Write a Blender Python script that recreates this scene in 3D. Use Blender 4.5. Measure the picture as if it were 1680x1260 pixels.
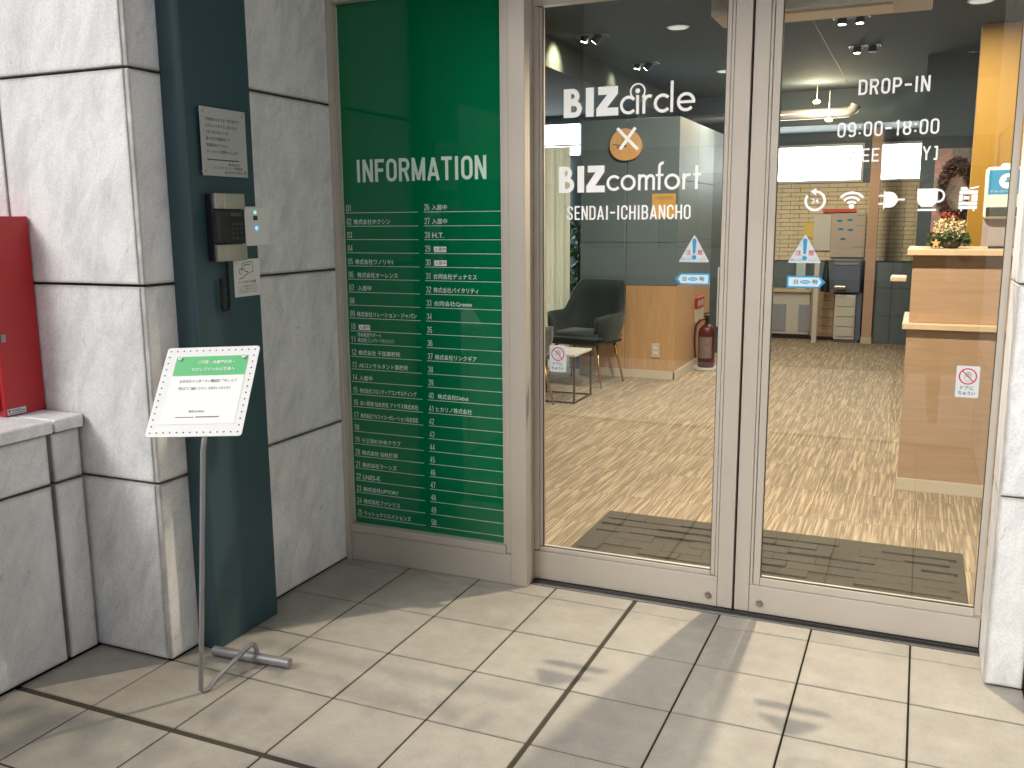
import bpy, bmesh, math, random
from mathutils import Vector, Matrix
random.seed(7)
R_ = math.radians
sc = bpy.context.scene
col = sc.collection
for o in list(bpy.data.objects): bpy.data.objects.remove(o)

# ------------------------------------------------------------------ camera
cam_d = bpy.data.cameras.new("camera"); cam = bpy.data.objects.new("camera", cam_d); col.objects.link(cam)
cam_d.sensor_width = 36.0; cam_d.lens = 1516.75/1680*36; cam_d.clip_start = 0.02; cam_d.clip_end = 400
X0 = Vector((0.91581959, 0.40152742, -0.00708531)); Y0 = Vector((0.06337553, -0.16192649, -0.98476563)); Z0 = Vector((-0.39655771, 0.90141863, -0.17374246))
m = Matrix.Identity(4)
for r in range(3):
    m[r][0] = X0[r]; m[r][1] = -Y0[r]; m[r][2] = -Z0[r]; m[r][3] = (0.93881, -3.21666, 1.46752)[r]
cam.matrix_world = m
sc.camera = cam

# ------------------------------------------------------------------ sky, sun, exposure
SUN_EL, SUN_AZ = R_(30), R_(214)          # azimuth clockwise from +Y: behind the camera, a little to its left
w = bpy.data.worlds.new("World"); sc.world = w; w.use_nodes = True
nt = w.node_tree; bg = nt.nodes["Background"]
sky = nt.nodes.new("ShaderNodeTexSky"); sky.sky_type = 'NISHITA'; sky.sun_disc = False
sky.sun_elevation = SUN_EL; sky.sun_rotation = SUN_AZ; sky.dust_density = 6.0; sky.air_density = 1.0; sky.ozone_density = 0.6
hs = nt.nodes.new("ShaderNodeHueSaturation"); hs.inputs['Saturation'].default_value = 0.30
nt.links.new(sky.outputs[0], hs.inputs['Color']); nt.links.new(hs.outputs[0], bg.inputs[0]); bg.inputs[1].default_value = 0.12
sd = bpy.data.lights.new("sun", 'SUN'); sun = bpy.data.objects.new("sun", sd); col.objects.link(sun)
sd.energy = 1.5; sd.angle = R_(34); sd.color = (1.0, 0.97, 0.93)
sun.rotation_euler = Vector((-math.sin(SUN_AZ)*math.cos(SUN_EL), -math.cos(SUN_AZ)*math.cos(SUN_EL), -math.sin(SUN_EL))).to_track_quat('-Z', 'Y').to_euler()
vs = sc.view_settings; vs.view_transform = 'Standard'; vs.look = 'None'; vs.gamma = 1; vs.use_curve_mapping = False; vs.exposure = 0.85
sc.cycles.max_bounces = 8; sc.cycles.transparent_max_bounces = 16; sc.cycles.glossy_bounces = 4; sc.cycles.diffuse_bounces = 5
sc.cycles.caustics_reflective = False; sc.cycles.caustics_refractive = False
sc.cycles.use_denoising = True; sc.cycles.sample_clamp_indirect = 6

# ------------------------------------------------------------------ materials
def M(name, color=(.5,.5,.5), rough=.5, metal=0.0, spec=.5, coat=0.0, noise=0.0, nscale=20, bump=0.0, bscale=200, emit=None, es=1.0, sheen=0.0, coatr=.03):
    mt = bpy.data.materials.new(name); mt.use_nodes = True; n = mt.node_tree.nodes; l = mt.node_tree.links; b = n["Principled BSDF"]
    b.inputs['Base Color'].default_value = (*color, 1); b.inputs['Roughness'].default_value = rough; b.inputs['Metallic'].default_value = metal
    b.inputs['Specular IOR Level'].default_value = spec; b.inputs['Coat Weight'].default_value = coat; b.inputs['Coat Roughness'].default_value = coatr
    b.inputs['Sheen Weight'].default_value = sheen
    if emit: b.inputs['Emission Color'].default_value = (*emit, 1); b.inputs['Emission Strength'].default_value = es
    tc = None
    if noise or bump:
        tc = n.new("ShaderNodeTexCoord")
    if noise:
        t = n.new("ShaderNodeTexNoise"); t.inputs['Scale'].default_value = nscale; t.inputs['Detail'].default_value = 6
        l.new(tc.outputs['Object'], t.inputs['Vector'])
        x = n.new("ShaderNodeMix"); x.data_type = 'RGBA'
        x.inputs['A'].default_value = (*[c*(1-noise) for c in color], 1); x.inputs['B'].default_value = (*[min(1, c*(1+noise)) for c in color], 1)
        l.new(t.outputs['Fac'], x.inputs['Factor']); l.new(x.outputs['Result'], b.inputs['Base Color'])
        rr = n.new("ShaderNodeMapRange"); rr.inputs['To Min'].default_value = max(0, rough-.06); rr.inputs['To Max'].default_value = min(1, rough+.08)
        l.new(t.outputs['Fac'], rr.inputs['Value']); l.new(rr.outputs['Result'], b.inputs['Roughness'])
    if bump:
        t2 = n.new("ShaderNodeTexNoise"); t2.inputs['Scale'].default_value = bscale; t2.inputs['Detail'].default_value = 3
        l.new(tc.outputs['Object'], t2.inputs['Vector'])
        bp = n.new("ShaderNodeBump"); bp.inputs['Strength'].default_value = bump; bp.inputs['Distance'].default_value = .002
        l.new(t2.outputs['Fac'], bp.inputs['Height']); l.new(bp.outputs[0], b.inputs['Normal'])
    return mt

def rand_coords(n, l, seedmul=17.0, src='Object'):
    tc = n.new("ShaderNodeTexCoord"); oi = n.new("ShaderNodeObjectInfo")
    mul = n.new("ShaderNodeMath"); mul.operation = 'MULTIPLY'; mul.inputs[1].default_value = seedmul; l.new(oi.outputs['Random'], mul.inputs[0])
    ad = n.new("ShaderNodeVectorMath"); ad.operation = 'ADD'; l.new(tc.outputs[src], ad.inputs[0]); l.new(mul.outputs[0], ad.inputs[1])
    return tc, oi, ad.outputs[0]

def marble():
    mt = bpy.data.materials.new("marble"); mt.use_nodes = True; n = mt.node_tree.nodes; l = mt.node_tree.links; b = n["Principled BSDF"]
    tc, oi, vec = rand_coords(n, l)
    def lin(ax_, ay_, az_):
        d_ = n.new("ShaderNodeVectorMath"); d_.operation = 'DOT_PRODUCT'; d_.inputs[1].default_value = (ax_, ay_, az_); l.new(vec, d_.inputs[0]); return d_.outputs['Value']
    def aniso(k1, k2):
        c_ = n.new("ShaderNodeCombineXYZ"); l.new(lin(.86*k1, .86*k1, -.50*k1), c_.inputs[0]); l.new(lin(.50*k2, .50*k2, .86*k2), c_.inputs[1]); l.new(lin(.6*k1, -.6*k1, 0), c_.inputs[2]); return c_.outputs[0]
    a = n.new("ShaderNodeTexNoise"); a.inputs['Scale'].default_value = 1.0; a.inputs['Detail'].default_value = 12; a.inputs['Roughness'].default_value = .70; a.inputs['Distortion'].default_value = .4; l.new(aniso(9, 3.4), a.inputs['Vector'])
    r1 = n.new("ShaderNodeValToRGB"); r1.color_ramp.elements[0].position = .34; r1.color_ramp.elements[1].position = .58
    r1.color_ramp.elements[0].color = (.60, .61, .63, 1); r1.color_ramp.elements[1].color = (.80, .805, .81, 1); l.new(a.outputs['Fac'], r1.inputs[0])
    v = n.new("ShaderNodeTexNoise"); v.inputs['Scale'].default_value = 1.0; v.inputs['Detail'].default_value = 10; v.inputs['Roughness'].default_value = .72; v.inputs['Distortion'].default_value = .9; l.new(aniso(26, 7.0), v.inputs['Vector'])
    r2 = n.new("ShaderNodeValToRGB"); e = r2.color_ramp.elements; e[0].position = .27; e[0].color = (.48, .48, .50, 1); e[1].position = .39; e[1].color = (1, 1, 1, 1); l.new(v.outputs['Fac'], r2.inputs[0])
    f = n.new("ShaderNodeTexNoise"); f.inputs['Scale'].default_value = 150; f.inputs['Detail'].default_value = 4; l.new(vec, f.inputs['Vector'])
    r3 = n.new("ShaderNodeMapRange"); r3.inputs['From Min'].default_value = .3; r3.inputs['From Max'].default_value = .7; r3.inputs['To Min'].default_value = .88; r3.inputs['To Max'].default_value = 1.08; l.new(f.outputs['Fac'], r3.inputs['Value'])
    m1 = n.new("ShaderNodeMix"); m1.data_type = 'RGBA'; m1.blend_type = 'MULTIPLY'; m1.inputs['Factor'].default_value = 1; l.new(r1.outputs[0], m1.inputs['A']); l.new(r2.outputs[0], m1.inputs['B'])
    m2 = n.new("ShaderNodeMix"); m2.data_type = 'RGBA'; m2.blend_type = 'MULTIPLY'; m2.inputs['Factor'].default_value = 1; l.new(m1.outputs['Result'], m2.inputs['A']); l.new(r3.outputs[0], m2.inputs['B'])
    g = n.new("ShaderNodeMapRange"); g.inputs['To Min'].default_value = .93; g.inputs['To Max'].default_value = 1.05; l.new(oi.outputs['Random'], g.inputs['Value'])
    m3 = n.new("ShaderNodeMix"); m3.data_type = 'RGBA'; m3.blend_type = 'MULTIPLY'; m3.inputs['Factor'].default_value = 1; l.new(m2.outputs['Result'], m3.inputs['A']); l.new(g.outputs[0], m3.inputs['B'])
    at = n.new("ShaderNodeAttribute"); at.attribute_name = "rim"
    pw = n.new("ShaderNodeMath"); pw.operation = 'POWER'; pw.inputs[1].default_value = 2.2; l.new(at.outputs['Fac'], pw.inputs[0])
    dn = n.new("ShaderNodeTexNoise"); dn.inputs['Scale'].default_value = 9; dn.inputs['Detail'].default_value = 5; l.new(vec, dn.inputs['Vector'])
    dm = n.new("ShaderNodeMath"); dm.operation = 'MULTIPLY'; l.new(pw.outputs[0], dm.inputs[0]); l.new(dn.outputs['Fac'], dm.inputs[1])
    m4 = n.new("ShaderNodeMix"); m4.data_type = 'RGBA'; m4.inputs['B'].default_value = (.20, .175, .14, 1); l.new(dm.outputs[0], m4.inputs['Factor']); l.new(m3.outputs['Result'], m4.inputs['A'])
    l.new(m4.outputs['Result'], b.inputs['Base Color']); b.inputs['Roughness'].default_value = .34; b.inputs['Specular IOR Level'].default_value = .45
    bp = n.new("ShaderNodeBump"); bp.inputs['Strength'].default_value = .08; bp.inputs['Distance'].default_value = .002; l.new(f.outputs['Fac'], bp.inputs['Height']); l.new(bp.outputs[0], b.inputs['Normal'])
    return mt

def tile_mat():
    mt = bpy.data.materials.new("floor_tile"); mt.use_nodes = True; n = mt.node_tree.nodes; l = mt.node_tree.links; b = n["Principled BSDF"]
    tc, oi, vec = rand_coords(n, l)
    a = n.new("ShaderNodeTexNoise"); a.inputs['Scale'].default_value = 9; a.inputs['Detail'].default_value = 8; a.inputs['Roughness'].default_value = .65; l.new(vec, a.inputs['Vector'])
    r1 = n.new("ShaderNodeValToRGB"); e = r1.color_ramp.elements; e[0].position = .3; e[1].position = .7; e[0].color = (.305, .285, .25, 1); e[1].color = (.39, .367, .32, 1); l.new(a.outputs['Fac'], r1.inputs[0])
    f = n.new("ShaderNodeTexNoise"); f.inputs['Scale'].default_value = 170; f.inputs['Detail'].default_value = 3; l.new(vec, f.inputs['Vector'])
    r3 = n.new("ShaderNodeMapRange"); r3.inputs['From Min'].default_value = .3; r3.inputs['From Max'].default_value = .7; r3.inputs['To Min'].default_value = .93; r3.inputs['To Max'].default_value = 1.05; l.new(f.outputs['Fac'], r3.inputs['Value'])
    g = n.new("ShaderNodeMapRange"); g.inputs['To Min'].default_value = .95; g.inputs['To Max'].default_value = 1.04; l.new(oi.outputs['Random'], g.inputs['Value'])
    st = n.new("ShaderNodeTexNoise"); st.inputs['Scale'].default_value = 2.3; st.inputs['Detail'].default_value = 7; st.inputs['Roughness'].default_value = .7; l.new(vec, st.inputs['Vector'])
    r4 = n.new("ShaderNodeMapRange"); r4.inputs['From Min'].default_value = .28; r4.inputs['From Max'].default_value = .46; r4.inputs['To Min'].default_value = .86; r4.inputs['To Max'].default_value = 1.0; l.new(st.outputs['Fac'], r4.inputs['Value'])
    # dirt creeping in from the joints: tile-local box distance
    sx = n.new("ShaderNodeSeparateXYZ"); l.new(tc.outputs['Object'], sx.inputs[0])
    ax = n.new("ShaderNodeMath"); ax.operation = 'ABSOLUTE'; l.new(sx.outputs[0], ax.inputs[0]); ay = n.new("ShaderNodeMath"); ay.operation = 'ABSOLUTE'; l.new(sx.outputs[1], ay.inputs[0])
    mx = n.new("ShaderNodeMath"); mx.operation = 'MAXIMUM'; l.new(ax.outputs[0], mx.inputs[0]); l.new(ay.outputs[0], mx.inputs[1])
    nz = n.new("ShaderNodeMath"); nz.operation = 'MULTIPLY_ADD'; nz.inputs[1].default_value = .02; l.new(f.outputs['Fac'], nz.inputs[0]); l.new(mx.outputs[0], nz.inputs[2])
    r5 = n.new("ShaderNodeMapRange"); r5.inputs['From Min'].default_value = .162; r5.inputs['From Max'].default_value = .176; r5.inputs['To Min'].default_value = 1; r5.inputs['To Max'].default_value = .86; l.new(nz.outputs[0], r5.inputs['Value'])
    prev = r1.outputs[0]
    for s in (r3, g, r4, r5):
        m1 = n.new("ShaderNodeMix"); m1.data_type = 'RGBA'; m1.blend_type = 'MULTIPLY'; m1.inputs['Factor'].default_value = 1; l.new(prev, m1.inputs['A']); l.new(s.outputs[0], m1.inputs['B']); prev = m1.outputs['Result']
    l.new(prev, b.inputs['Base Color']); b.inputs['Roughness'].default_value = .62; b.inputs['Specular IOR Level'].default_value = .35
    bp = n.new("ShaderNodeBump"); bp.inputs['Strength'].default_value = .25; bp.inputs['Distance'].default_value = .001; l.new(f.outputs['Fac'], bp.inputs['Height']); l.new(bp.outputs[0], b.inputs['Normal'])
    return mt

def carpet_mat():
    mt = bpy.data.materials.new("striped_carpet"); mt.use_nodes = True; n = mt.node_tree.nodes; l = mt.node_tree.links; b = n["Principled BSDF"]
    tc, oi, vec = rand_coords(n, l, 31.0)
    sep = n.new("ShaderNodeSeparateXYZ"); l.new(vec, sep.inputs[0])
    def stripes(cols, sy_, lo, hi):
        a_ = n.new("ShaderNodeMath"); a_.operation = 'MULTIPLY'; a_.inputs[1].default_value = cols; l.new(sep.outputs[0], a_.inputs[0])
        f_ = n.new("ShaderNodeMath"); f_.operation = 'FLOOR'; l.new(a_.outputs[0], f_.inputs[0])
        g_ = n.new("ShaderNodeMath"); g_.operation = 'MULTIPLY'; g_.inputs[1].default_value = 3.77; l.new(f_.outputs[0], g_.inputs[0])
        y_ = n.new("ShaderNodeMath"); y_.operation = 'MULTIPLY'; y_.inputs[1].default_value = sy_; l.new(sep.outputs[1], y_.inputs[0])
        cx_ = n.new("ShaderNodeCombineXYZ"); l.new(g_.outputs[0], cx_.inputs[0]); l.new(y_.outputs[0], cx_.inputs[1])
        t = n.new("ShaderNodeTexNoise"); t.inputs['Scale'].default_value = 1; t.inputs['Detail'].default_value = 1; l.new(cx_.outputs[0], t.inputs['Vector'])
        r = n.new("ShaderNodeMapRange"); r.inputs['From Min'].default_value = lo; r.inputs['From Max'].default_value = hi; l.new(t.outputs['Fac'], r.inputs['Value']); return r.outputs[0]
    s1 = stripes(128, 2.2, .47, .66); s2 = stripes(290, 4.0, .40, .62)
    mx = n.new("ShaderNodeMath"); mx.operation = 'MULTIPLY_ADD'; mx.inputs[1].default_value = .40; l.new(s2, mx.inputs[0])
    s1b = n.new("ShaderNodeMath"); s1b.operation = 'MULTIPLY'; s1b.inputs[1].default_value = .60; l.new(s1, s1b.inputs[0]); l.new(s1b.outputs[0], mx.inputs[2])
    r1 = n.new("ShaderNodeValToRGB"); e = r1.color_ramp.elements; e[0].position = .12; e[0].color = (.225, .178, .125, 1); e[1].position = .88; e[1].color = (.50, .40, .275, 1); l.new(mx.outputs[0], r1.inputs[0])
    f = n.new("ShaderNodeTexNoise"); f.inputs['Scale'].default_value = 320; f.inputs['Detail'].default_value = 2; l.new(vec, f.inputs['Vector'])
    r3 = n.new("ShaderNodeMapRange"); r3.inputs['From Min'].default_value = .3; r3.inputs['From Max'].default_value = .7; r3.inputs['To Min'].default_value = .75; r3.inputs['To Max'].default_value = 1.15; l.new(f.outputs['Fac'], r3.inputs['Value'])
    m1 = n.new("ShaderNodeMix"); m1.data_type = 'RGBA'; m1.blend_type = 'MULTIPLY'; m1.inputs['Factor'].default_value = 1; l.new(r1.outputs[0], m1.inputs['A']); l.new(r3.outputs[0], m1.inputs['B'])
    l.new(m1.outputs['Result'], b.inputs['Base Color']); b.inputs['Roughness'].default_value = .95; b.inputs['Specular IOR Level'].default_value = .1
    bp = n.new("ShaderNodeBump"); bp.inputs['Strength'].default_value = .6; bp.inputs['Distance'].default_value = .003; l.new(f.outputs['Fac'], bp.inputs['Height']); l.new(bp.outputs[0], b.inputs['Normal'])
    return mt

def wood_mat(name, c1, c2, rough=.45, sc_=(14, 14, 1.2)):
    mt = bpy.data.materials.new(name); mt.use_nodes = True; n = mt.node_tree.nodes; l = mt.node_tree.links; b = n["Principled BSDF"]
    tc, oi, vec = rand_coords(n, l)
    mp = n.new("ShaderNodeMapping"); mp.inputs['Scale'].default_value = sc_; l.new(vec, mp.inputs['Vector'])
    t = n.new("ShaderNodeTexNoise"); t.inputs['Scale'].default_value = 3; t.inputs['Detail'].default_value = 7; t.inputs['Distortion'].default_value = .5; l.new(mp.outputs[0], t.inputs['Vector'])
    r1 = n.new("ShaderNodeValToRGB"); e = r1.color_ramp.elements; e[0].position = .3; e[1].position = .7; e[0].color = (*c1, 1); e[1].color = (*c2, 1); l.new(t.outputs['Fac'], r1.inputs[0])
    l.new(r1.outputs[0], b.inputs['Base Color']); b.inputs['Roughness'].default_value = rough
    return mt

def glass_mat(name="window_glass", tint=(.94, .965, .955)):
    mt = bpy.data.materials.new(name); mt.use_nodes = True; n = mt.node_tree.nodes; l = mt.node_tree.links
    for x in list(n): n.remove(x)
    out = n.new("ShaderNodeOutputMaterial"); tr = n.new("ShaderNodeBsdfTransparent"); tr.inputs[0].default_value = (*tint, 1)
    gl = n.new("ShaderNodeBsdfGlossy"); gl.inputs['Roughness'].default_value = 0.0; gl.inputs[0].default_value = (1, 1, 1, 1)
    geo = n.new("ShaderNodeNewGeometry"); ior = n.new("ShaderNodeMix"); ior.data_type = 'FLOAT'; ior.inputs['A'].default_value = 1.64; ior.inputs['B'].default_value = 1/1.64
    l.new(geo.outputs['Backfacing'], ior.inputs['Factor']); fr = n.new("ShaderNodeFresnel"); l.new(ior.outputs['Result'], fr.inputs['IOR'])
    mx = n.new("ShaderNodeMixShader"); l.new(fr.outputs[0], mx.inputs[0]); l.new(tr.outputs[0], mx.inputs[1]); l.new(gl.outputs[0], mx.inputs[2]); l.new(mx.outputs[0], out.inputs[0])
    return mt

def mural_mat():
    mt = bpy.data.materials.new("floral_print"); mt.use_nodes = True; n = mt.node_tree.nodes; l = mt.node_tree.links; b = n["Principled BSDF"]
    tc = n.new("ShaderNodeTexCoord"); ns = n.new("ShaderNodeTexNoise"); ns.inputs['Scale'].default_value = 7; ns.inputs['Detail'].default_value = 3; l.new(tc.outputs['Object'], ns.inputs['Vector'])
    ad = n.new("ShaderNodeMix"); ad.data_type = 'VECTOR'; ad.inputs['Factor'].default_value = .12; l.new(tc.outputs['Object'], ad.inputs['A']); l.new(ns.outputs['Color'], ad.inputs['B'])
    v = n.new("ShaderNodeTexVoronoi"); v.inputs['Scale'].default_value = 8; l.new(ad.outputs['Result'], v.inputs['Vector'])
    t = n.new("ShaderNodeTexNoise"); t.inputs['Scale'].default_value = 24; t.inputs['Detail'].default_value = 6; t.inputs['Distortion'].default_value = 2; l.new(tc.outputs['Object'], t.inputs['Vector'])
    r1 = n.new("ShaderNodeValToRGB"); e = r1.color_ramp.elements; e[0].position = .3; e[0].color = (.10, .075, .07, 1); e[1].position = .68; e[1].color = (.55, .38, .36, 1); x = e.new(.47); x.color = (.33, .22, .19, 1); l.new(t.outputs['Fac'], r1.inputs[0])
    sp = n.new("ShaderNodeSeparateColor"); l.new(v.outputs['Color'], sp.inputs[0])
    r2 = n.new("ShaderNodeValToRGB"); r2.color_ramp.interpolation = 'CONSTANT'; e = r2.color_ramp.elements; e[0].position = 0; e[0].color = (.75, .55, .55, 1); e[1].position = .75; e[1].color = (.35, .42, .42, 1)
    x = e.new(.3); x.color = (.85, .45, .42, 1); x = e.new(.5); x.color = (.62, .58, .47, 1); l.new(sp.outputs[0], r2.inputs[0])
    m1 = n.new("ShaderNodeMix"); m1.data_type = 'RGBA'; m1.blend_type = 'MIX'; m1.inputs['Factor'].default_value = .42; l.new(r1.outputs[0], m1.inputs['A']); l.new(r2.outputs[0], m1.inputs['B'])
    l.new(m1.outputs['Result'], b.inputs['Base Color']); b.inputs['Roughness'].default_value = .7
    return mt

MARBLE = marble(); TILE = tile_mat(); CARPET = carpet_mat(); GLASS = glass_mat(); MURAL = mural_mat()
GROUT = M("dark_grout", (.020, .017, .012), .95, spec=.1, noise=.45, nscale=25, bump=.5)
SEAL = M("grey_joint_sealant", (.10, .088, .066), .9, noise=.5, nscale=30)
SLOT = M("dark_expansion_joint", (.042, .035, .022), .9, noise=.5, nscale=12, bump=.6)
ALU = M("champagne_aluminium", (.52, .475, .415), .40, metal=.2, noise=.09, nscale=4, bump=.05, bscale=400)
ALUDK = M("aluminium_groove", (.055, .048, .042), .7)
TEAL = M("teal_paint", (.030, .070, .084), .38, noise=.07, nscale=5, bump=.15, bscale=500)
GREEN = M("green_film", (.0, .155, .058), .6, spec=.0, coat=1.0, coatr=.0, noise=.03, nscale=3)
WHITEV = M("white_vinyl", (.90, .91, .90), .5, noise=.02)
PALEV = M("pale_vinyl_on_green", (.66, .82, .74), .5, coat=.6)
BLACKP = M("black_print", (.03, .03, .035), .5)
GREYP = M("grey_print", (.11, .11, .12), .55)
WHITE = M("white_plastic", (.72, .72, .70), .35, noise=.03, nscale=15)
BLACK = M("black_plastic", (.012, .012, .014), .35, bump=.1)
STEEL = M("brushed_steel", (.52, .50, .46), .3, metal=.9, noise=.06, nscale=50)
GREYSTEEL = M("grey_painted_steel", (.27, .27, .275), .38, metal=.25, noise=.15, nscale=18, bump=.2)
RED = M("red_enamel", (.40, .012, .016), .38, noise=.05, nscale=6, bump=.3, bscale=150)
REDP = M("red_print", (.5, .02, .05), .5)
BLUEP = M("blue_print", (.03, .27, .52), .5)
LBLUE = M("light_blue_film", (.55, .70, .76), .45)
STKW = M("sticker_grey_white", (.55, .60, .62), .5)
PAPER = M("white_paper", (.8, .8, .79), .55, coat=1.0, coatr=.06)
PAPERG = M("green_paper_print", (.03, .42, .11), .5, coat=1.0, coatr=.06)
BOARDW = M("white_board_panel", (.72, .73, .72), .3, coat=.3, noise=.02)
SOFFITC = M("soffit_panel", (.42, .41, .39), .6, noise=.04, nscale=3)
INWALL = M("grey_wall_laminate", (.135, .180, .200), .5, noise=.08, nscale=5)
INDARK = M("dark_slate_paint", (.070, .100, .118), .6, noise=.08, nscale=5)
CEIL = M("charcoal_ceiling_paint", (.066, .086, .096), .9, spec=.15, noise=.10, nscale=14, bump=.3, bscale=90)
WOOD = wood_mat("light_oak", (.50, .30, .145), (.60, .375, .195))
WOODD = wood_mat("desk_oak", (.42, .28, .18), (.48, .335, .22), sc_=(1.5, 1.5, 16))
TOPW = wood_mat("desk_top_laminate", (.66, .50, .33), (.72, .56, .38), .35, (2, 2, 8))
SKIRT = M("cream_skirting", (.62, .55, .44), .5)
CREAM = M("cream_blind_fabric", (.84, .82, .70), .8)
_n = CREAM.node_tree; _tl = _n.nodes.new("ShaderNodeBsdfTranslucent"); _tl.inputs[0].default_value = (.95, .93, .80, 1); _ms = _n.nodes.new("ShaderNodeMixShader"); _ms.inputs[0].default_value = .55
_n.links.new(_n.nodes["Principled BSDF"].outputs[0], _ms.inputs[1]); _n.links.new(_tl.outputs[0], _ms.inputs[2]); _n.links.new(_ms.outputs[0], _n.nodes["Material Output"].inputs[0])
BRICKM = M("cream_brick", (.80, .70, .50), .7, noise=.10, nscale=12)
YELLOW = M("mustard_wall_paint", (.52, .28, .035), .6, noise=.04, nscale=4)
VELVET = M("bottle_green_velvet", (.006, .019, .017), .75, sheen=.2, noise=.3, nscale=40)
BRASS = M("brass_leg", (.42, .26, .09), .3, metal=.9)
DBRASS = M("dark_bronze_frame", (.10, .07, .035), .4, metal=.7)
WMARB = M("white_marble_top", (.62, .60, .55), .3, noise=.25, nscale=14)
MATM = M("grey_entrance_mat", (.075, .066, .050), .95, spec=.1, noise=.25, nscale=60, bump=.9, bscale=260)
PINKW = M("pink_beige_post", (.55, .36, .26), .6)
APPL = M("appliance_white", (.62, .60, .56), .4, noise=.03)
APPB = M("appliance_blue_grey", (.12, .15, .23), .3)
YPOST = M("yellow_paper", (.85, .65, .20), .6)
LEAF = M("green_leaf", (.05, .09, .03), .6, noise=.4, nscale=30)
PETAL = M("cream_petal", (.72, .62, .36), .6)
PETALR = M("red_berry", (.35, .05, .03), .4)
TWIG = M("brown_twig_wreath", (.07, .045, .03), .8, noise=.4, nscale=40)
AMBER = M("amber_paper_note", (.72, .42, .11), .6)
CLOCKW = wood_mat("clock_wood", (.80, .44, .17), (.90, .54, .24), .5)
LAMPB = M("lamp_bulb_glow", (1, 1, 1), .5, emit=(1.0, .78, .50), es=28)
WARMB = M("warm_bulb_glow", (1, 1, 1), .5, emit=(1.0, .62, .25), es=22)
DIFF = M("frosted_lamp_cover", (.75, .77, .76), .5, emit=(.9, 1.0, .97), es=.25)
LEDG = M("green_led", (.1, .9, .3), .4, emit=(.05, 1.0, .25), es=2.2)
LEDB = M("blue_led", (.1, .3, .9), .4, emit=(.02, .18, 1.0), es=5.0)
LCD = M("lcd_window", (.06, .07, .06), .2)
CONC = M("concrete_facade", (.58, .58, .57), .85, noise=.12, nscale=1.5)
CONCD = M("dark_facade", (.07, .075, .08), .7, noise=.1, nscale=1)
ASPH = M("asphalt", (.07, .05, .052), .95, noise=.2, nscale=40)
PAVE = M("pavement_concrete", (.50, .49, .47), .9, noise=.1, nscale=8)
RIBW = M("white_ribbed_sheet", (.80, .81, .82), .5)
WINDK = M("facade_window_glass", (.03, .04, .05), .08)
SKIN = M("skin", (.48, .30, .22), .55)
CLOTH = M("navy_coat_cloth", (.03, .035, .05), .85, noise=.2, nscale=30)
HAIR = M("black_hair", (.012, .010, .01), .6)

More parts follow.
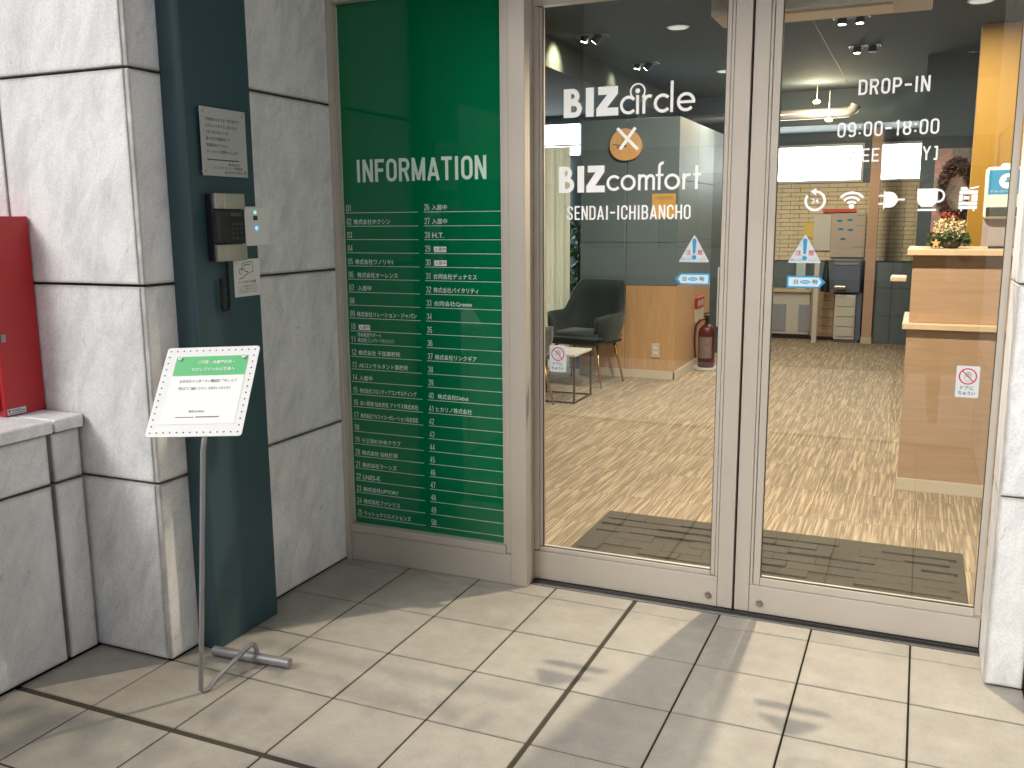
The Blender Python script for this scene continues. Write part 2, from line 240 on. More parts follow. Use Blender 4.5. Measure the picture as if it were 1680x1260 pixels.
# ------------------------------------------------------------------ mesh helpers
class B:
    """collects shapes in one bmesh"""
    def __init__(s): s.bm = bmesh.new()
    def box(s, x0, x1, y0, y1, z0, z1, bev=0.0):
        t = bmesh.new(); bmesh.ops.create_cube(t, size=1)
        for v in t.verts: v.co = Vector(((x0+x1)/2+v.co.x*(x1-x0), (y0+y1)/2+v.co.y*(y1-y0), (z0+z1)/2+v.co.z*(z1-z0)))
        if bev: bmesh.ops.bevel(t, geom=list(t.edges), offset=bev, segments=1, affect='EDGES', profile=.7)
        s._join(t); return s
    def _join(s, t):
        me = bpy.data.meshes.new("tmp"); t.to_mesh(me); t.free(); s.bm.from_mesh(me); bpy.data.meshes.remove(me)
    def cyl(s, p0, p1, r, r2=None, n=16, cap=True):
        p0 = Vector(p0); p1 = Vector(p1); d = p1-p0; t = bmesh.new()
        bmesh.ops.create_cone(t, cap_ends=cap, segments=n, radius1=r, radius2=r if r2 is None else r2, depth=d.length)
        t.transform(Matrix.Translation((p0+p1)/2) @ d.to_track_quat('Z', 'Y').to_matrix().to_4x4()); s._join(t); return s
    def ball(s, c, r, scale=(1, 1, 1), n=10):
        t = bmesh.new(); bmesh.ops.create_uvsphere(t, u_segments=n, v_segments=max(4, n*2//3), radius=r)
        for v in t.verts: v.co = Vector((c[0]+v.co.x*scale[0], c[1]+v.co.y*scale[1], c[2]+v.co.z*scale[2]))
        s._join(t); return s
    def tube(s, pts, r, n=10, closed=False):
        pts = [Vector(p) for p in pts]; rings = []; up = Vector((0, 0, 1)); N = len(pts)
        prev = None
        for i, p in enumerate(pts):
            a = pts[(i-1) % N] if (closed or i > 0) else p; b = pts[(i+1) % N] if (closed or i < N-1) else p
            d = (b-a).normalized()
            u = (prev - d*prev.dot(d)) if prev is not None else d.orthogonal()
            u.normalize(); prev = u; v = d.cross(u)
            rings.append([s.bm.verts.new(p + (u*math.cos(2*math.pi*k/n)+v*math.sin(2*math.pi*k/n))*r) for k in range(n)])
        M_ = N if closed else N-1
        for i in range(M_):
            A, C_ = rings[i], rings[(i+1) % N]
            for k in range(n): s.bm.faces.new((A[k], A[(k+1) % n], C_[(k+1) % n], C_[k]))
        if not closed:
            s.bm.faces.new(list(reversed(rings[0]))); s.bm.faces.new(rings[-1])
        return s
    def prism(s, poly, y0, y1, axis='y'):
        """poly: list of 2D pts, extruded along axis"""
        f = {'y': lambda a, b, c: (a, c, b), 'x': lambda a, b, c: (c, a, b), 'z': lambda a, b, c: (a, b, c)}[axis]
        A = [s.bm.verts.new(f(a, b, y0)) for a, b in poly]; C_ = [s.bm.verts.new(f(a, b, y1)) for a, b in poly]
        s.bm.faces.new(A); s.bm.faces.new(list(reversed(C_))); k = len(poly)
        for i in range(k): s.bm.faces.new((A[i], C_[i], C_[(i+1) % k], A[(i+1) % k]))
        return s
    def lathe(s, prof, c=(0, 0, 0), n=24):
        rings = []
        for r, z in prof: rings.append([s.bm.verts.new((c[0]+r*math.cos(2*math.pi*k/n), c[1]+r*math.sin(2*math.pi*k/n), c[2]+z)) for k in range(n)])
        for i in range(len(prof)-1):
            for k in range(n): s.bm.faces.new((rings[i][k], rings[i][(k+1) % n], rings[i+1][(k+1) % n], rings[i+1][k]))
        s.bm.faces.new(list(reversed(rings[0]))); s.bm.faces.new(rings[-1]); return s
    def make(s, name, mat, parent=None, smooth=False, origin=None, rot=None):
        bmesh.ops.recalc_face_normals(s.bm, faces=list(s.bm.faces))
        me = bpy.data.meshes.new(name)
        if origin is not None:
            s.bm.transform(Matrix.Translation(-Vector(origin)))
        s.bm.to_mesh(me); s.bm.free(); me.materials.append(mat)
        if smooth:
            for p in me.polygons: p.use_smooth = True
            try: me.set_sharp_from_angle(angle=R_(40))
            except Exception: pass
        return link(name, me, parent, origin)

def link(name, me, parent=None, loc=None):
    o = bpy.data.objects.new(name, me); col.objects.link(o)
    if parent is not None:
        o.parent = parent
        if loc is not None:
            base = parent.location if parent.parent is None else parent.location + parent.parent.location
            o.location = Vector(loc) - base
        else:
            base = parent.location if parent.parent is None else parent.location + parent.parent.location
            o.location = -base
    elif loc is not None: o.location = loc
    return o

def thing(name, label, cat, loc=(0, 0, 0), group=None):
    o = bpy.data.objects.new(name, None); col.objects.link(o); o.location = loc; o.empty_display_size = .1
    tag(o, label, cat, group); return o
def tag(o, label, cat, group=None):
    o['label'] = label; o['category'] = cat
    if group: o['group'] = group
    return o
def struct(o): o['kind'] = 'structure'; return o
def stuff(o): o['kind'] = 'stuff'; return o

# planar artwork: lettering, signs ---------------------------------------------------------------
class Art:
    """flat shapes on a plane: origin O, right U, up V; local (x, y) metres; h lifts off the plane"""
    def __init__(s, O, U=(1, 0, 0), V=(0, 0, 1), h=0.0006):
        s.O = Vector(O); s.U = Vector(U).normalized(); s.V = Vector(V).normalized(); s.N = s.U.cross(s.V); s.h = h; s.v = []; s.f = []; s.k = 0
    def P(s, x, y, h=None): return s.O + s.U*x + s.V*y + s.N*(s.h if h is None else h)
    def poly(s, pts):
        s.k += 1; h = s.h + s.k*0.00002; b = len(s.v)
        area = sum(pts[i][0]*pts[(i+1) % len(pts)][1]-pts[(i+1) % len(pts)][0]*pts[i][1] for i in range(len(pts)))
        if area < 0: pts = pts[::-1]
        s.v += [s.P(x, y, h) for x, y in pts]; s.f.append(tuple(range(b, b+len(pts)))); return s
    def rect(s, x0, y0, x1, y1): return s.poly([(x0, y0), (x1, y0), (x1, y1), (x0, y1)])
    def rrect(s, x0, y0, x1, y1, r, n=4):
        pts = []
        for cx, cy, a0 in ((x1-r, y0+r, -90), (x1-r, y1-r, 0), (x0+r, y1-r, 90), (x0+r, y0+r, 180)):
            for i in range(n+1): a = R_(a0+90*i/n); pts.append((cx+r*math.cos(a), cy+r*math.sin(a)))
        return s.poly(pts)
    def disc(s, cx, cy, r, n=24, ry=None): return s.poly([(cx+r*math.cos(2*math.pi*i/n), cy+(ry or r)*math.sin(2*math.pi*i/n)) for i in range(n)])
    def line(s, pts, w, closed=False):
        """mitred stroke of width w"""
        s.k += 1; h = s.h + s.k*0.00002; N = len(pts); L = []; Rr = []
        for i in range(N):
            p = Vector(pts[i]).to_2d() if len(pts[i]) > 2 else Vector(pts[i])
            a = Vector(pts[(i-1) % N]) if (closed or i > 0) else None; b = Vector(pts[(i+1) % N]) if (closed or i < N-1) else None
            d1 = (p-a).normalized() if a is not None else None; d2 = (b-p).normalized() if b is not None else None
            if d1 is None: d1 = d2
            if d2 is None: d2 = d1
            n1 = Vector((-d1.y, d1.x)); n2 = Vector((-d2.y, d2.x)); m_ = (n1+n2)
            if m_.length < 1e-6: m_ = n1
            m_.normalize(); k = w/2/max(.35, m_.dot(n1)); L.append(p+m_*k); Rr.append(p-m_*k)
        b0 = len(s.v)
        for i in range(N): s.v += [s.P(*L[i], h), s.P(*Rr[i], h)]
        for i in range(N if closed else N-1):
            j = (i+1) % N; s.f.append((b0+2*i, b0+2*i+1, b0+2*j+1, b0+2*j))
        return s
    def arc(s, cx, cy, r, a0, a1, w, n=20, ry=None):
        full = abs(a1-a0) >= 359.9; pts = []
        for i in range(n if full else n+1): a = R_(a0+(a1-a0)*i/n); pts.append((cx+r*math.cos(a), cy+(ry or r)*math.sin(a)))
        return s.line(pts, w, closed=full)
    def text(s, body, x0, y0, w=None, h=None, off=0.0, ht=None):
        """fit text: baseline-box from (x0,y0), width w, height h (either may be None)"""
        me = text_mesh(body, off)
        xs = [v.co.x for v in me.vertices]; ys = [v.co.y for v in me.vertices]
        if not xs: return s
        bx, by, bw, bh = min(xs), min(ys), max(xs)-min(xs), max(ys)-min(ys)
        ky = (h/bh) if h else None; kx = (w/bw) if w else None
        if ky is None: ky = kx
        if kx is None: kx = ky
        s.k += 1; hh = s.h + s.k*0.00002; b0 = len(s.v)
        s.v += [s.P(x0+(v.co.x-bx)*kx, y0+(v.co.y-by)*ky, hh) for v in me.vertices]
        for p in me.polygons:
            s.f.append(tuple(b0+i for i in p.vertices))
        bpy.data.meshes.remove(me); return s
    def make(s, name, mat, parent=None):
        base = Vector((0, 0, 0))
        if parent is not None: base = parent.location if parent.parent is None else parent.location + parent.parent.location
        me = bpy.data.meshes.new(name); me.from_pydata([tuple(v-base) for v in s.v], [], s.f); me.materials.append(mat); me.validate()
        o = bpy.data.objects.new(name, me); col.objects.link(o)
        if parent is not None: o.parent = parent
        return o

def text_mesh(body, off=0.0):
    cu = bpy.data.curves.new("t", 'FONT'); cu.body = body; cu.size = 1; cu.offset = off; cu.resolution_u = 3; cu.fill_mode = 'BOTH'
    o = bpy.data.objects.new("t", cu); col.objects.link(o)
    dg = bpy.context.evaluated_depsgraph_get(); dg.update()
    me = bpy.data.meshes.new_from_object(o.evaluated_get(dg))
    bpy.data.objects.remove(o); bpy.data.curves.remove(cu); return me

def _rr(x0, y0, x1, y1, r, a0=None, n=5):
    pts = []
    for cx, cy, s0 in ((x1-r, y0+r, -90), (x1-r, y1-r, 0), (x0+r, y1-r, 90), (x0+r, y0+r, 180)):
        for i in range(n+1): q = R_(s0+90*i/n); pts.append((cx+r*math.cos(q), cy+r*math.sin(q)))
    return pts
def glyph(ch, W, H, t):
    """centre-line strokes (points, closed) of a condensed gothic letter in a W x H box, stroke t"""
    L, R, T, Bt, m_ = t/2, W-t/2, H-t/2, t/2, H/2; r = min(W, H)*.36; c = W/2
    ring = _rr(L, Bt, R, T, r)
    n = len(ring)
    if ch == 'I': return [([(c, 0), (c, H)], 0)]
    if ch == 'N': return [([(L, 0), (L, H)], 0), ([(R, 0), (R, H)], 0), ([(L+t*.1, H-t*.3), (R-t*.1, t*.3)], 0)]
    if ch == 'F': return [([(L, 0), (L, H)], 0), ([(L, T), (W, T)], 0), ([(L, m_+t*.1), (W*.9, m_+t*.1)], 0)]
    if ch in 'O0': return [(ring, 1)]
    if ch == 'R': return [([(L, 0), (L, H)], 0), ([(L, T)]+[(R-r*.8+r*.8*math.cos(R_(q)), (T+m_)/2+(T-m_)/2*math.sin(R_(q))) for q in range(90, -91, -20)]+[(L, m_)], 0), ([(c+t*.2, m_), (R, 0)], 0)]
    if ch == 'P': return [([(L, 0), (L, H)], 0), ([(L, T)]+[(R-r*.8+r*.8*math.cos(R_(q)), (T+m_*.9)/2+(T-m_*.9)/2*math.sin(R_(q))) for q in range(90, -91, -20)]+[(L, m_*.9)], 0)]
    if ch == 'D': return [([(L, 0), (L, H)], 0), ([(L, T)]+[p for p in ring if p[0] > c][::-1]+[(L, Bt)], 0)]
    if ch == 'B': return [([(L, 0), (L, H)], 0), ([(L, T)]+[(R-r*.9+r*.8*math.cos(R_(q)), (T+m_)/2+(T-m_)/2*math.sin(R_(q))) for q in range(90, -91, -20)]+[(L, m_)], 0), ([(L, m_)]+[(R-r*.8+r*.8*math.cos(R_(q)), (Bt+m_)/2+(m_-Bt)/2*math.sin(R_(q))) for q in range(90, -91, -20)]+[(L, Bt)], 0)]
    if ch == 'M': return [([(L, 0), (L, H)], 0), ([(R, 0), (R, H)], 0), ([(L+t*.1, H-t*.4), (c, t*.3)], 0), ([(R-t*.1, H-t*.4), (c, t*.3)], 0)]
    if ch == 'W': return [([(L, H), (W*.27, t*.3)], 0), ([(W*.27, t*.3), (c, H)], 0), ([(c, H), (W*.73, t*.3)], 0), ([(W*.73, t*.3), (R, H)], 0)]
    if ch == 'A': return [([(L*.8, 0), (c, H-t*.2)], 0), ([(W-L*.8, 0), (c, H-t*.2)], 0), ([(W*.25, H*.27), (W*.75, H*.27)], 0)]
    if ch == 'T': return [([(c, 0), (c, H)], 0), ([(0, T), (W, T)], 0)]
    if ch == 'E': return [([(L, 0), (L, H)], 0), ([(L, T), (W, T)], 0), ([(L, m_), (W*.92, m_)], 0), ([(L, Bt), (W, Bt)], 0)]
    if ch == 'H': return [([(L, 0), (L, H)], 0), ([(R, 0), (R, H)], 0), ([(L, m_), (R, m_)], 0)]
    if ch == 'K': return [([(L, 0), (L, H)], 0), ([(L, H*.38), (R, H)], 0), ([(W*.4, H*.56), (R, 0)], 0)]
    if ch == 'Y': return [([(L, H), (c, m_*.95)], 0), ([(R, H), (c, m_*.95)], 0), ([(c, m_), (c, 0)], 0)]
    if ch == 'C': return [([(R, H*.66)]+_rr(L, Bt, R, T, r)[n//4+1:]+_rr(L, Bt, R, T, r)[:n//4-1]+[(R, H*.34)], 0)]
    if ch == 'S':
        return [([(R, H*.70)]+[(R-r+r*math.cos(R_(q)), T-r*1.05+r*1.05*math.sin(R_(q))) for q in (20, 50, 90)]+[(L+r+r*math.cos(R_(q)), T-r*1.05+r*1.05*math.sin(R_(q))) for q in (90, 130, 180, 215)]+[(R-r+r*math.cos(R_(q)), Bt+r*1.05+r*1.05*math.sin(R_(q))) for q in (35, 0, -50, -90)]+[(L+r+r*math.cos(R_(q)), Bt+r*1.05+r*1.05*math.sin(R_(q))) for q in (-90, -130, -165)]+[(L, H*.30)], 0)]
    if ch == '-': return [([(W*.05, m_), (W*.95, m_)], 0)]
    if ch == '[': return [([(W*.9, T), (L, T), (L, Bt), (W*.9, Bt)], 0)]
    if ch == ']': return [([(W*.1, T), (R, T), (R, Bt), (W*.1, Bt)], 0)]
    if ch == ':': return [([(c, H*.18), (c, H*.18+t)], 0), ([(c, H*.62), (c, H*.62+t)], 0)]
    if ch == '1': return [([(c+t*.3, 0), (c+t*.3, H)], 0), ([(c-W*.22, H*.78), (c+t*.3, H*.93)], 0)]
    if ch == '2': return [([(L, H*.72), (L, T-r)]+[(c+(c-L)*math.cos(R_(q)), T-r+r*math.sin(R_(q))) for q in (150, 120, 90, 60, 30, 0)]+[(R, H*.62), (L, Bt+t*.4)], 0), ([(L*.3, Bt), (W, Bt)], 0)]
    if ch == '3': return [([(L, H*.78)]+[(c+(c-L)*math.cos(R_(q)), (T+m_)/2+(T-m_)/2*math.sin(R_(q))) for q in (120, 90, 45, 0, -45, -90)], 0), ([(c, m_)]+[(c+(c-L)*math.cos(R_(q)), (Bt+m_)/2+(m_-Bt)/2*math.sin(R_(q))) for q in (60, 20, -20, -60, -90, -130)]+[(L, H*.24)], 0)]
    if ch == '4': return [([(W*.72, 0), (W*.72, H), (L, H*.26), (W, H*.26)], 0)]
    if ch == '5': return [([(W*.92, T), (L+t*.2, T), (L, m_*1.05)]+[(c+(c-L)*math.cos(R_(q)), H*.31+(H*.31-Bt)*math.sin(R_(q))) for q in (100, 60, 20, -20, -60, -90, -130)]+[(L, H*.22)], 0)]
    if ch in '69':
        lo = _rr(L, Bt, R, H*.60, min(r, H*.25)); ex_ = [(L, H*.4), (L, T-r)]+[(c+(c-L)*math.cos(R_(q)), T-r+r*math.sin(R_(q))) for q in (150, 120, 90, 60, 30)]
        if ch == '9': lo = [(W-x, H-y) for x, y in lo]; ex_ = [(W-x, H-y) for x, y in ex_]
        return [(lo, 1), (ex_, 0)]
    if ch == '7': return [([(0, T), (R, T), (W*.38, 0)], 0)]
    if ch == '8': return [(_rr(L+t*.1, m_, R-t*.1, T, min(r, H*.22)), 1), (_rr(L, Bt, R, m_, min(r, H*.22)), 1)]
    return []
GW = {'I': .42, 'M': 1.25, 'W': 1.45, '-': .85, ':': .42, '1': .75, '[': .5, ']': .5, ' ': .55, 'A': 1.08, 'T': .95, 'F': .88, 'E': .88, 'Y': 1.02}
def cond(a, body, x, y, w, h, t, gap=.22):
    """condensed lettering fitted to width w, height h"""
    tot = sum(GW.get(c, 1) for c in body)+gap*(len(body)-1); U = w/tot
    for c in body:
        W_ = GW.get(c, 1)*U
        for pts, closed in glyph(c, W_, h, t): a.line([(x+p[0], y+p[1]) for p in pts], t, closed=bool(closed))
        x += W_+gap*U
    return a
# ------------------------------------------------------------------ constants
S = 0.33
XW, YP, XL, XR = -1.302, -1.006, -1.626, 1.205     # recess wall, pillar face, low wall face, right pillar
YG, YM, YD, YGL = 0.090, 0.060, 0.140, 0.158       # green glass, mullion front, door front, door glass
ZT = 2.92                                           # canopy underside

# ================================================================== SETTING: outside ground
g0 = struct(B().box(-40, 40, -60, -6.05, -.14, -.12).make("road", ASPH))
pv = struct(B().box(-40, 40, -6.0, -3.0, -.12, -.006).make("pavement", PAVE))
kerb = struct(B().box(-40, 40, -6.05, -6.0, -.12, -.006, .008).make("kerb", CONC))
gb = struct(B().box(-40, 40, 9.3, 60, -.14, -.10).make("ground", ASPH))
floor = struct(B().box(-6.0, 6.0, -3.0, .13, -.09, -.003).make("floor", GROUT))
tm = {}
def tile(i, xa, xb, ya, yb):
    k = (round(xb-xa, 3), round(yb-ya, 3))
    if k not in tm:
        b = B().box(-k[0]/2, k[0]/2, -k[1]/2, k[1]/2, -.02, 0, .0012); bmesh.ops.recalc_face_normals(b.bm, faces=list(b.bm.faces))
        me = bpy.data.meshes.new("tile"); b.bm.to_mesh(me); b.bm.free(); me.materials.append(TILE); tm[k] = me
    o = bpy.data.objects.new("tile", tm[k]); col.objects.link(o); o.parent = floor
    o.location = ((xa+xb)/2, (ya+yb)/2, random.uniform(-.0004, .0006)); return o
for i in range(-6, 6):
    xa = i*S+.0030; xb = (i+1)*S-.0030
    if i == 0: xa = .0085
    if i == -1: xb = -.0085
    for j in range(-1, 8):
        yb = -j*S-.0030; ya = -(j+1)*S+.0030
        if j == 4: yb = -1.342
        if j == 3: ya = -1.320
        if j == -1: yb, ya = .10, .0025
        if j == 7: ya = -2.9
        if (j+1)*S > 3.0: continue
        # clip to the recess walls
        a, b = xa, xb
        if j < 3 and b <= XW: continue
        if j < 3: a = max(a, XW-.01)
        if j == 3 and b <= XL: continue
        if j == 3: a = max(a, XL-.01)
        if j > 3:
            if b <= XL: continue
            a = max(a, XL-.01)
        if b > 1.33 and j < 4: b = min(b, 1.40)
        if b - a < .02: continue
        tile(i, a, b, ya, yb)
for nm, bx in (("expansion_joint", (-.0075, .0075, -2.9, .10, -.02, -.0012)), ("expansion_joint", (XL, 1.98, -1.341, -1.321, -.02, -.0018))):
    B().box(*bx).make(nm, SLOT, floor)

# ================================================================== marble walls
def panel(parent, x0, x1, y0, y1, z0, z1):
    c = Vector(((x0+x1)/2, (y0+y1)/2, (z0+z1)/2)); b = B().box(x0, x1, y0, y1, z0, z1, .0022); bm = b.bm
    rim = bm.verts.layers.float.new("rim")
    for v_ in bm.verts: v_[rim] = 1.0
    big = sorted(bm.faces, key=lambda f: -f.calc_area())[:2]
    for f in big:
        short = min(e.calc_length() for e in f.edges); t_ = min(.020, short*.3)
        r_ = bmesh.ops.inset_region(bm, faces=[f], thickness=t_, depth=0)
        for v_ in f.verts: v_[rim] = 0.0
    return b.make("marble_panel", MARBLE, parent, origin=c)
ZJ = [0.006, .625, 1.273, 1.937, 2.6, 3.25]
G = .0042
# left pillar: face at YP from far left to XW, return = recess wall
pil = thing("marble_pillar", "tall white marble wall end left of the teal column, meeting the low wall with the red box", "marble wall", (-1.9, YP, 0))
B().box(-6.0, XW-.028, YP+.028, .30, 0, 3.3).make("core", SEAL, pil)
xs = [-3.01, -2.44, -1.87, XW-.016]
for k in range(5):
    za, zb = ZJ[k]+G, ZJ[k+1]-G
    if k == 0 or k == 1: cuts = [-2.75, -2.19, XL-.02+.026, XW-.016] if k == 0 else [-3.01, -2.44, -1.87, XW-.016]
    elif k == 3: cuts = [-3.3, -2.75, -1.87+.0, XW-.016] if False else [-3.01, -2.44, -1.90+.6, XW-.016]
    else: cuts = xs
    if k == 3: cuts = [-3.3, -2.62, XW-.016]
    if k == 0: cuts = [-2.75, -2.19, XW-.016]
    for a, b in zip(cuts[:-1], cuts[1:]): panel(pil, a+G, b-(0 if b == cuts[-1] else G), YP, YP+.03, za, zb)
rw = thing("marble_wall", "shaded marble wall inside the recess, between the teal column and the green board", "marble wall", (XW, -.4, 0))
B().box(XW-.0275, XW-.02, YP+.03, .06, 0, 3.29).make("core", SEAL, rw)
for k in range(5):
    za, zb = ZJ[k]+G, ZJ[k+1]-G
    for a, b in ((YP+.004, -.70), (-.69, .058)): panel(rw, XW-.02, XW, a+(0 if a < -1 else 0), b, za, zb)
# low wall with cap
lw = thing("low_marble_wall", "low marble wall with a polished cap at the left edge, under the red box", "low wall", (-2.0, -2.0, 0))
B().box(-2.6, XL-.028, -3.0, YP-.001, 0, .79).make("core", SEAL, lw)
for (za, zb) in ((.012, .625-G), (.625+G, .792)):
    for a, b in ((-3.0, -2.36), (-2.35, -1.75), (-1.742, -1.142), (-1.132, YP-.009)): panel(lw, XL-.026, XL, a+.003, b-.003, za, zb)
CAPM = MARBLE
for a, b in ((-3.0, -1.752), (-1.746, -1.139), (-1.131, YP-.012)):
    B().box(-2.6, -1.598, a, b, .80, .842, .004).make("coping_slab", CAPM, lw, origin=(-2.1, (a+b)/2, .82))
B().box(-2.6, -1.612, YP-.012, YP-.002, .80, .838).make("joint_filler", SEAL, lw)
# right pillar
rp = thing("marble_pillar", "marble pillar at the right edge beside the right glass door, with an unseen run added to block sky light", "marble wall", (1.3, 0, 0))
B().box(XR+.022, 2.4, -.09, .30, 0, 3.3).make("core", SEAL, rp)
B().box(1.345, 2.4, -3.2, -.09, 0, 3.3).make("core", SEAL, rp)  # unseen run toward the camera, added to block sky light from the right
for k in range(5):
    za, zb = ZJ[k]+G*.6, ZJ[k+1]-G*.6
    panel(rp, XR+.0, XR+.022, -.088, .135, za, zb)
    panel(rp, XR+.002, 1.3145, -.115, -.091, za, zb)
    panel(rp, 1.320, 1.345, -.75, -.120, za, zb); panel(rp, 1.320, 1.345, -1.6, -.756, za, zb); panel(rp, 1.320, 1.345, -2.4, -1.606, za, zb); panel(rp, 1.320, 1.345, -3.2, -2.406, za, zb)  # front panels clad the unseen sky-blocking run
    panel(rp, 1.352, 2.4, -3.226, -3.202, za, zb)

# teal column ----------------------------------------------------------------------------------
r = .016; poly = [(XW+.001, -.543), (-1.22, -.543)]
for i in range(9):
    a = R_(0-90*i/8); poly.append((-1.22-r+r*math.cos(a), -.872+r+r*math.sin(a)))
poly += [(XW+.001, -.872)]
tc_ = B().prism(poly, .002, 2.915, 'z').make("teal_column", TEAL, smooth=True)
tag(tc_, "dark teal painted metal column with a rounded corner, carrying the intercom", "column")

# canopy -----------------------------------------------------------------------------------------
cn = thing("entrance_canopy", "pale panelled canopy ceiling above the entrance recess", "canopy", (0, -.4, ZT))
B().box(-6, 6, YP-.02, .30, ZT+.022, 3.35).make("core", SEAL, cn)
for i in range(-4, 4):
    for a, b in ((YP-.02, -.42), (-.41, .20)): B().box(i*.6+.003, (i+1)*.6-.003, a, b, ZT, ZT+.02, .002).make("ceiling_panel", SOFFITC, cn)
B().box(-6, 6, YP+.028, .30, 3.36, 9).make("facade_above", CONC, cn)

# ================================================================== shop front frame
ff = thing("storefront_frame", "champagne aluminium frame holding the green board and the header above the doors", "frame", (-.9, .1, 0))
def fr(name, *bx, bev=.0015, m=ALU): return B().box(*bx, bev).make(name, m, ff)
fr("frame_post", -1.3015, -1.281, .048, .19, 0.001, 2.34)
fr("frame_post", -1.2805, -1.2765, .058, .12, .166, 2.325)
fr("mullion", -.512, -.444, YM, .235, 0.001, 2.91)
fr("frame_post", -.5345, -.5125, YM+.004, .12, .133, 2.325)
fr("glazing_bead", -.549, -.535, .070, .12, .166, 2.32)
fr("bottom_rail", -1.281, -.5125, YM+.002, .19, .001, .128)
fr("sill", -1.281, -.535, YM-.002, .12, .1300, .163)
fr("top_rail", -1.281, -.5125, .048, .19, 2.326, 2.40)
fr("transom_panel", -1.3015, -.5125, .07, .12, 2.401, 2.91)
fr("header", -.4435, 1.204, .06, .30, 2.345, 2.46)
fr("header", -.4435, 1.204, .09, .20, 2.461, 2.91)
fr("threshold", -.4435, 1.204, .105, .25, -.08, .0025, bev=.001, m=STEEL)
B().box(-.4435, 1.204, .121, .176, .0026, .0115).make("guide_slot", BLACK, ff)

# green board ------------------------------------------------------------------------------------
gbz0, gbz1 = .1645, 2.326
gp = thing("information_board", "green information board with white tenant list beside the doors", "sign board", (-.92, YG, gbz0))
B().box(-1.281, -.5355, YG, YG+.006, gbz0, gbz1).make("green_panel", GREEN, gp)
B().box(-1.2755, -1.2735, YG-.0015, YG-.0002, gbz0+.003, gbz1-.01).make("edge_strip", PALEV, gp)
a = Art((0, YG, 0), h=.0008); cond(a, "INFORMATION", -1.207, 1.6275, .590, .0905, .0135, .20); a.make("heading_lettering", PALEV, gp)
Lf = {2: "株式会社ホクシン", 5: "株式会社ワノリキS", 6: " 株式会社オーレンス", 7: " 入居中", 9: "株式会社リレーション・ジャパン", 12: "株式会社 千田事務所", 13: "AEコンサルタント事務所",
      14: "入居中", 15: "株式会社フロンティアコンサルティング", 16: "あい探偵 仙台支社 アトラス株式会社", 17: "株式会社アルファコーポレーション仙台支店", 19: "十三浜わかめクラブ", 20: "株式会社 仙社技研",
      21: "株式会社ラーンズ", 22: "LNES-K", 23: "株式会社UPTORY", 24: "株式会社ファシリコ", 25: "ラッシュクリエイションズ",
      26: "入居中", 27: "入居中", 28: "H.T.", 31: "合同会社デュナミス", 32: "株式会社バイタリティ", 33: "合同会社Qreete", 37: "株式会社リンクギア", 40: " 株式会社Debut", 41: "ヒカリノ株式会社"}
Wd = {2: .176, 5: .185, 6: .195, 7: .066, 9: .288, 12: .205, 13: .240, 14: .066, 15: .278, 16: .285, 17: .282, 19: .195, 20: .178, 21: .172, 22: .09, 23: .178, 24: .180, 25: .235,
      26: .068, 27: .068, 28: .053, 31: .196, 32: .202, 33: .172, 37: .190, 40: .142, 41: .165}
PIT = (1.505-.192)/24
for k in range(1, 51):
    c, rr = (0, k-1) if k <= 25 else (1, k-26)
    zr = 1.505 - rr*PIT; xl = (-1.266, -.897)[c]; xr = (-.922, -.552)[c]
    a = Art((0, YG, 0), h=.0008)
    a.rect(xl, zr-.0010, xr, zr+.0010)
    ds = .0026 if c == 0 else .0022
    cond(a, "%02d" % k, xl+.004, zr+.0070, .0225, .0245, .0024, .25)
    x0 = xl+.0375
    if k in Lf:
        t = Lf[k]
        if t[0] == ' ': t = t[1:]; x0 += .009
        a.text(t, x0, zr+.0070, Wd[k], (.0215 if k not in (22, 28) else .0205), off=.012)
    a.make("tenant_row", PALEV, gp)
    if k in (10, 29, 30):
        p = Art((0, YG, 0), h=.0009).rect(x0+.006, zr+.0055, x0+.062, zr+.0275).make("paper_slip", WHITEV, gp)
        Art((0, YG, 0), h=.0011).text("入居中", x0+.009, zr+.009, .050, .016, off=.01).make("slip_lettering", GREYP, p).matrix_parent_inverse = Matrix.Identity(4)
    if k == 11:
        Art((0, YG, 0), h=.0009).text("特命経営サポート", x0, zr+.030, .115, .019, off=.008).text("株式会社 エンパワーマネジメント", x0, zr+.0075, .178, .019, off=.008).make("tenant_lettering", PALEV, gp)

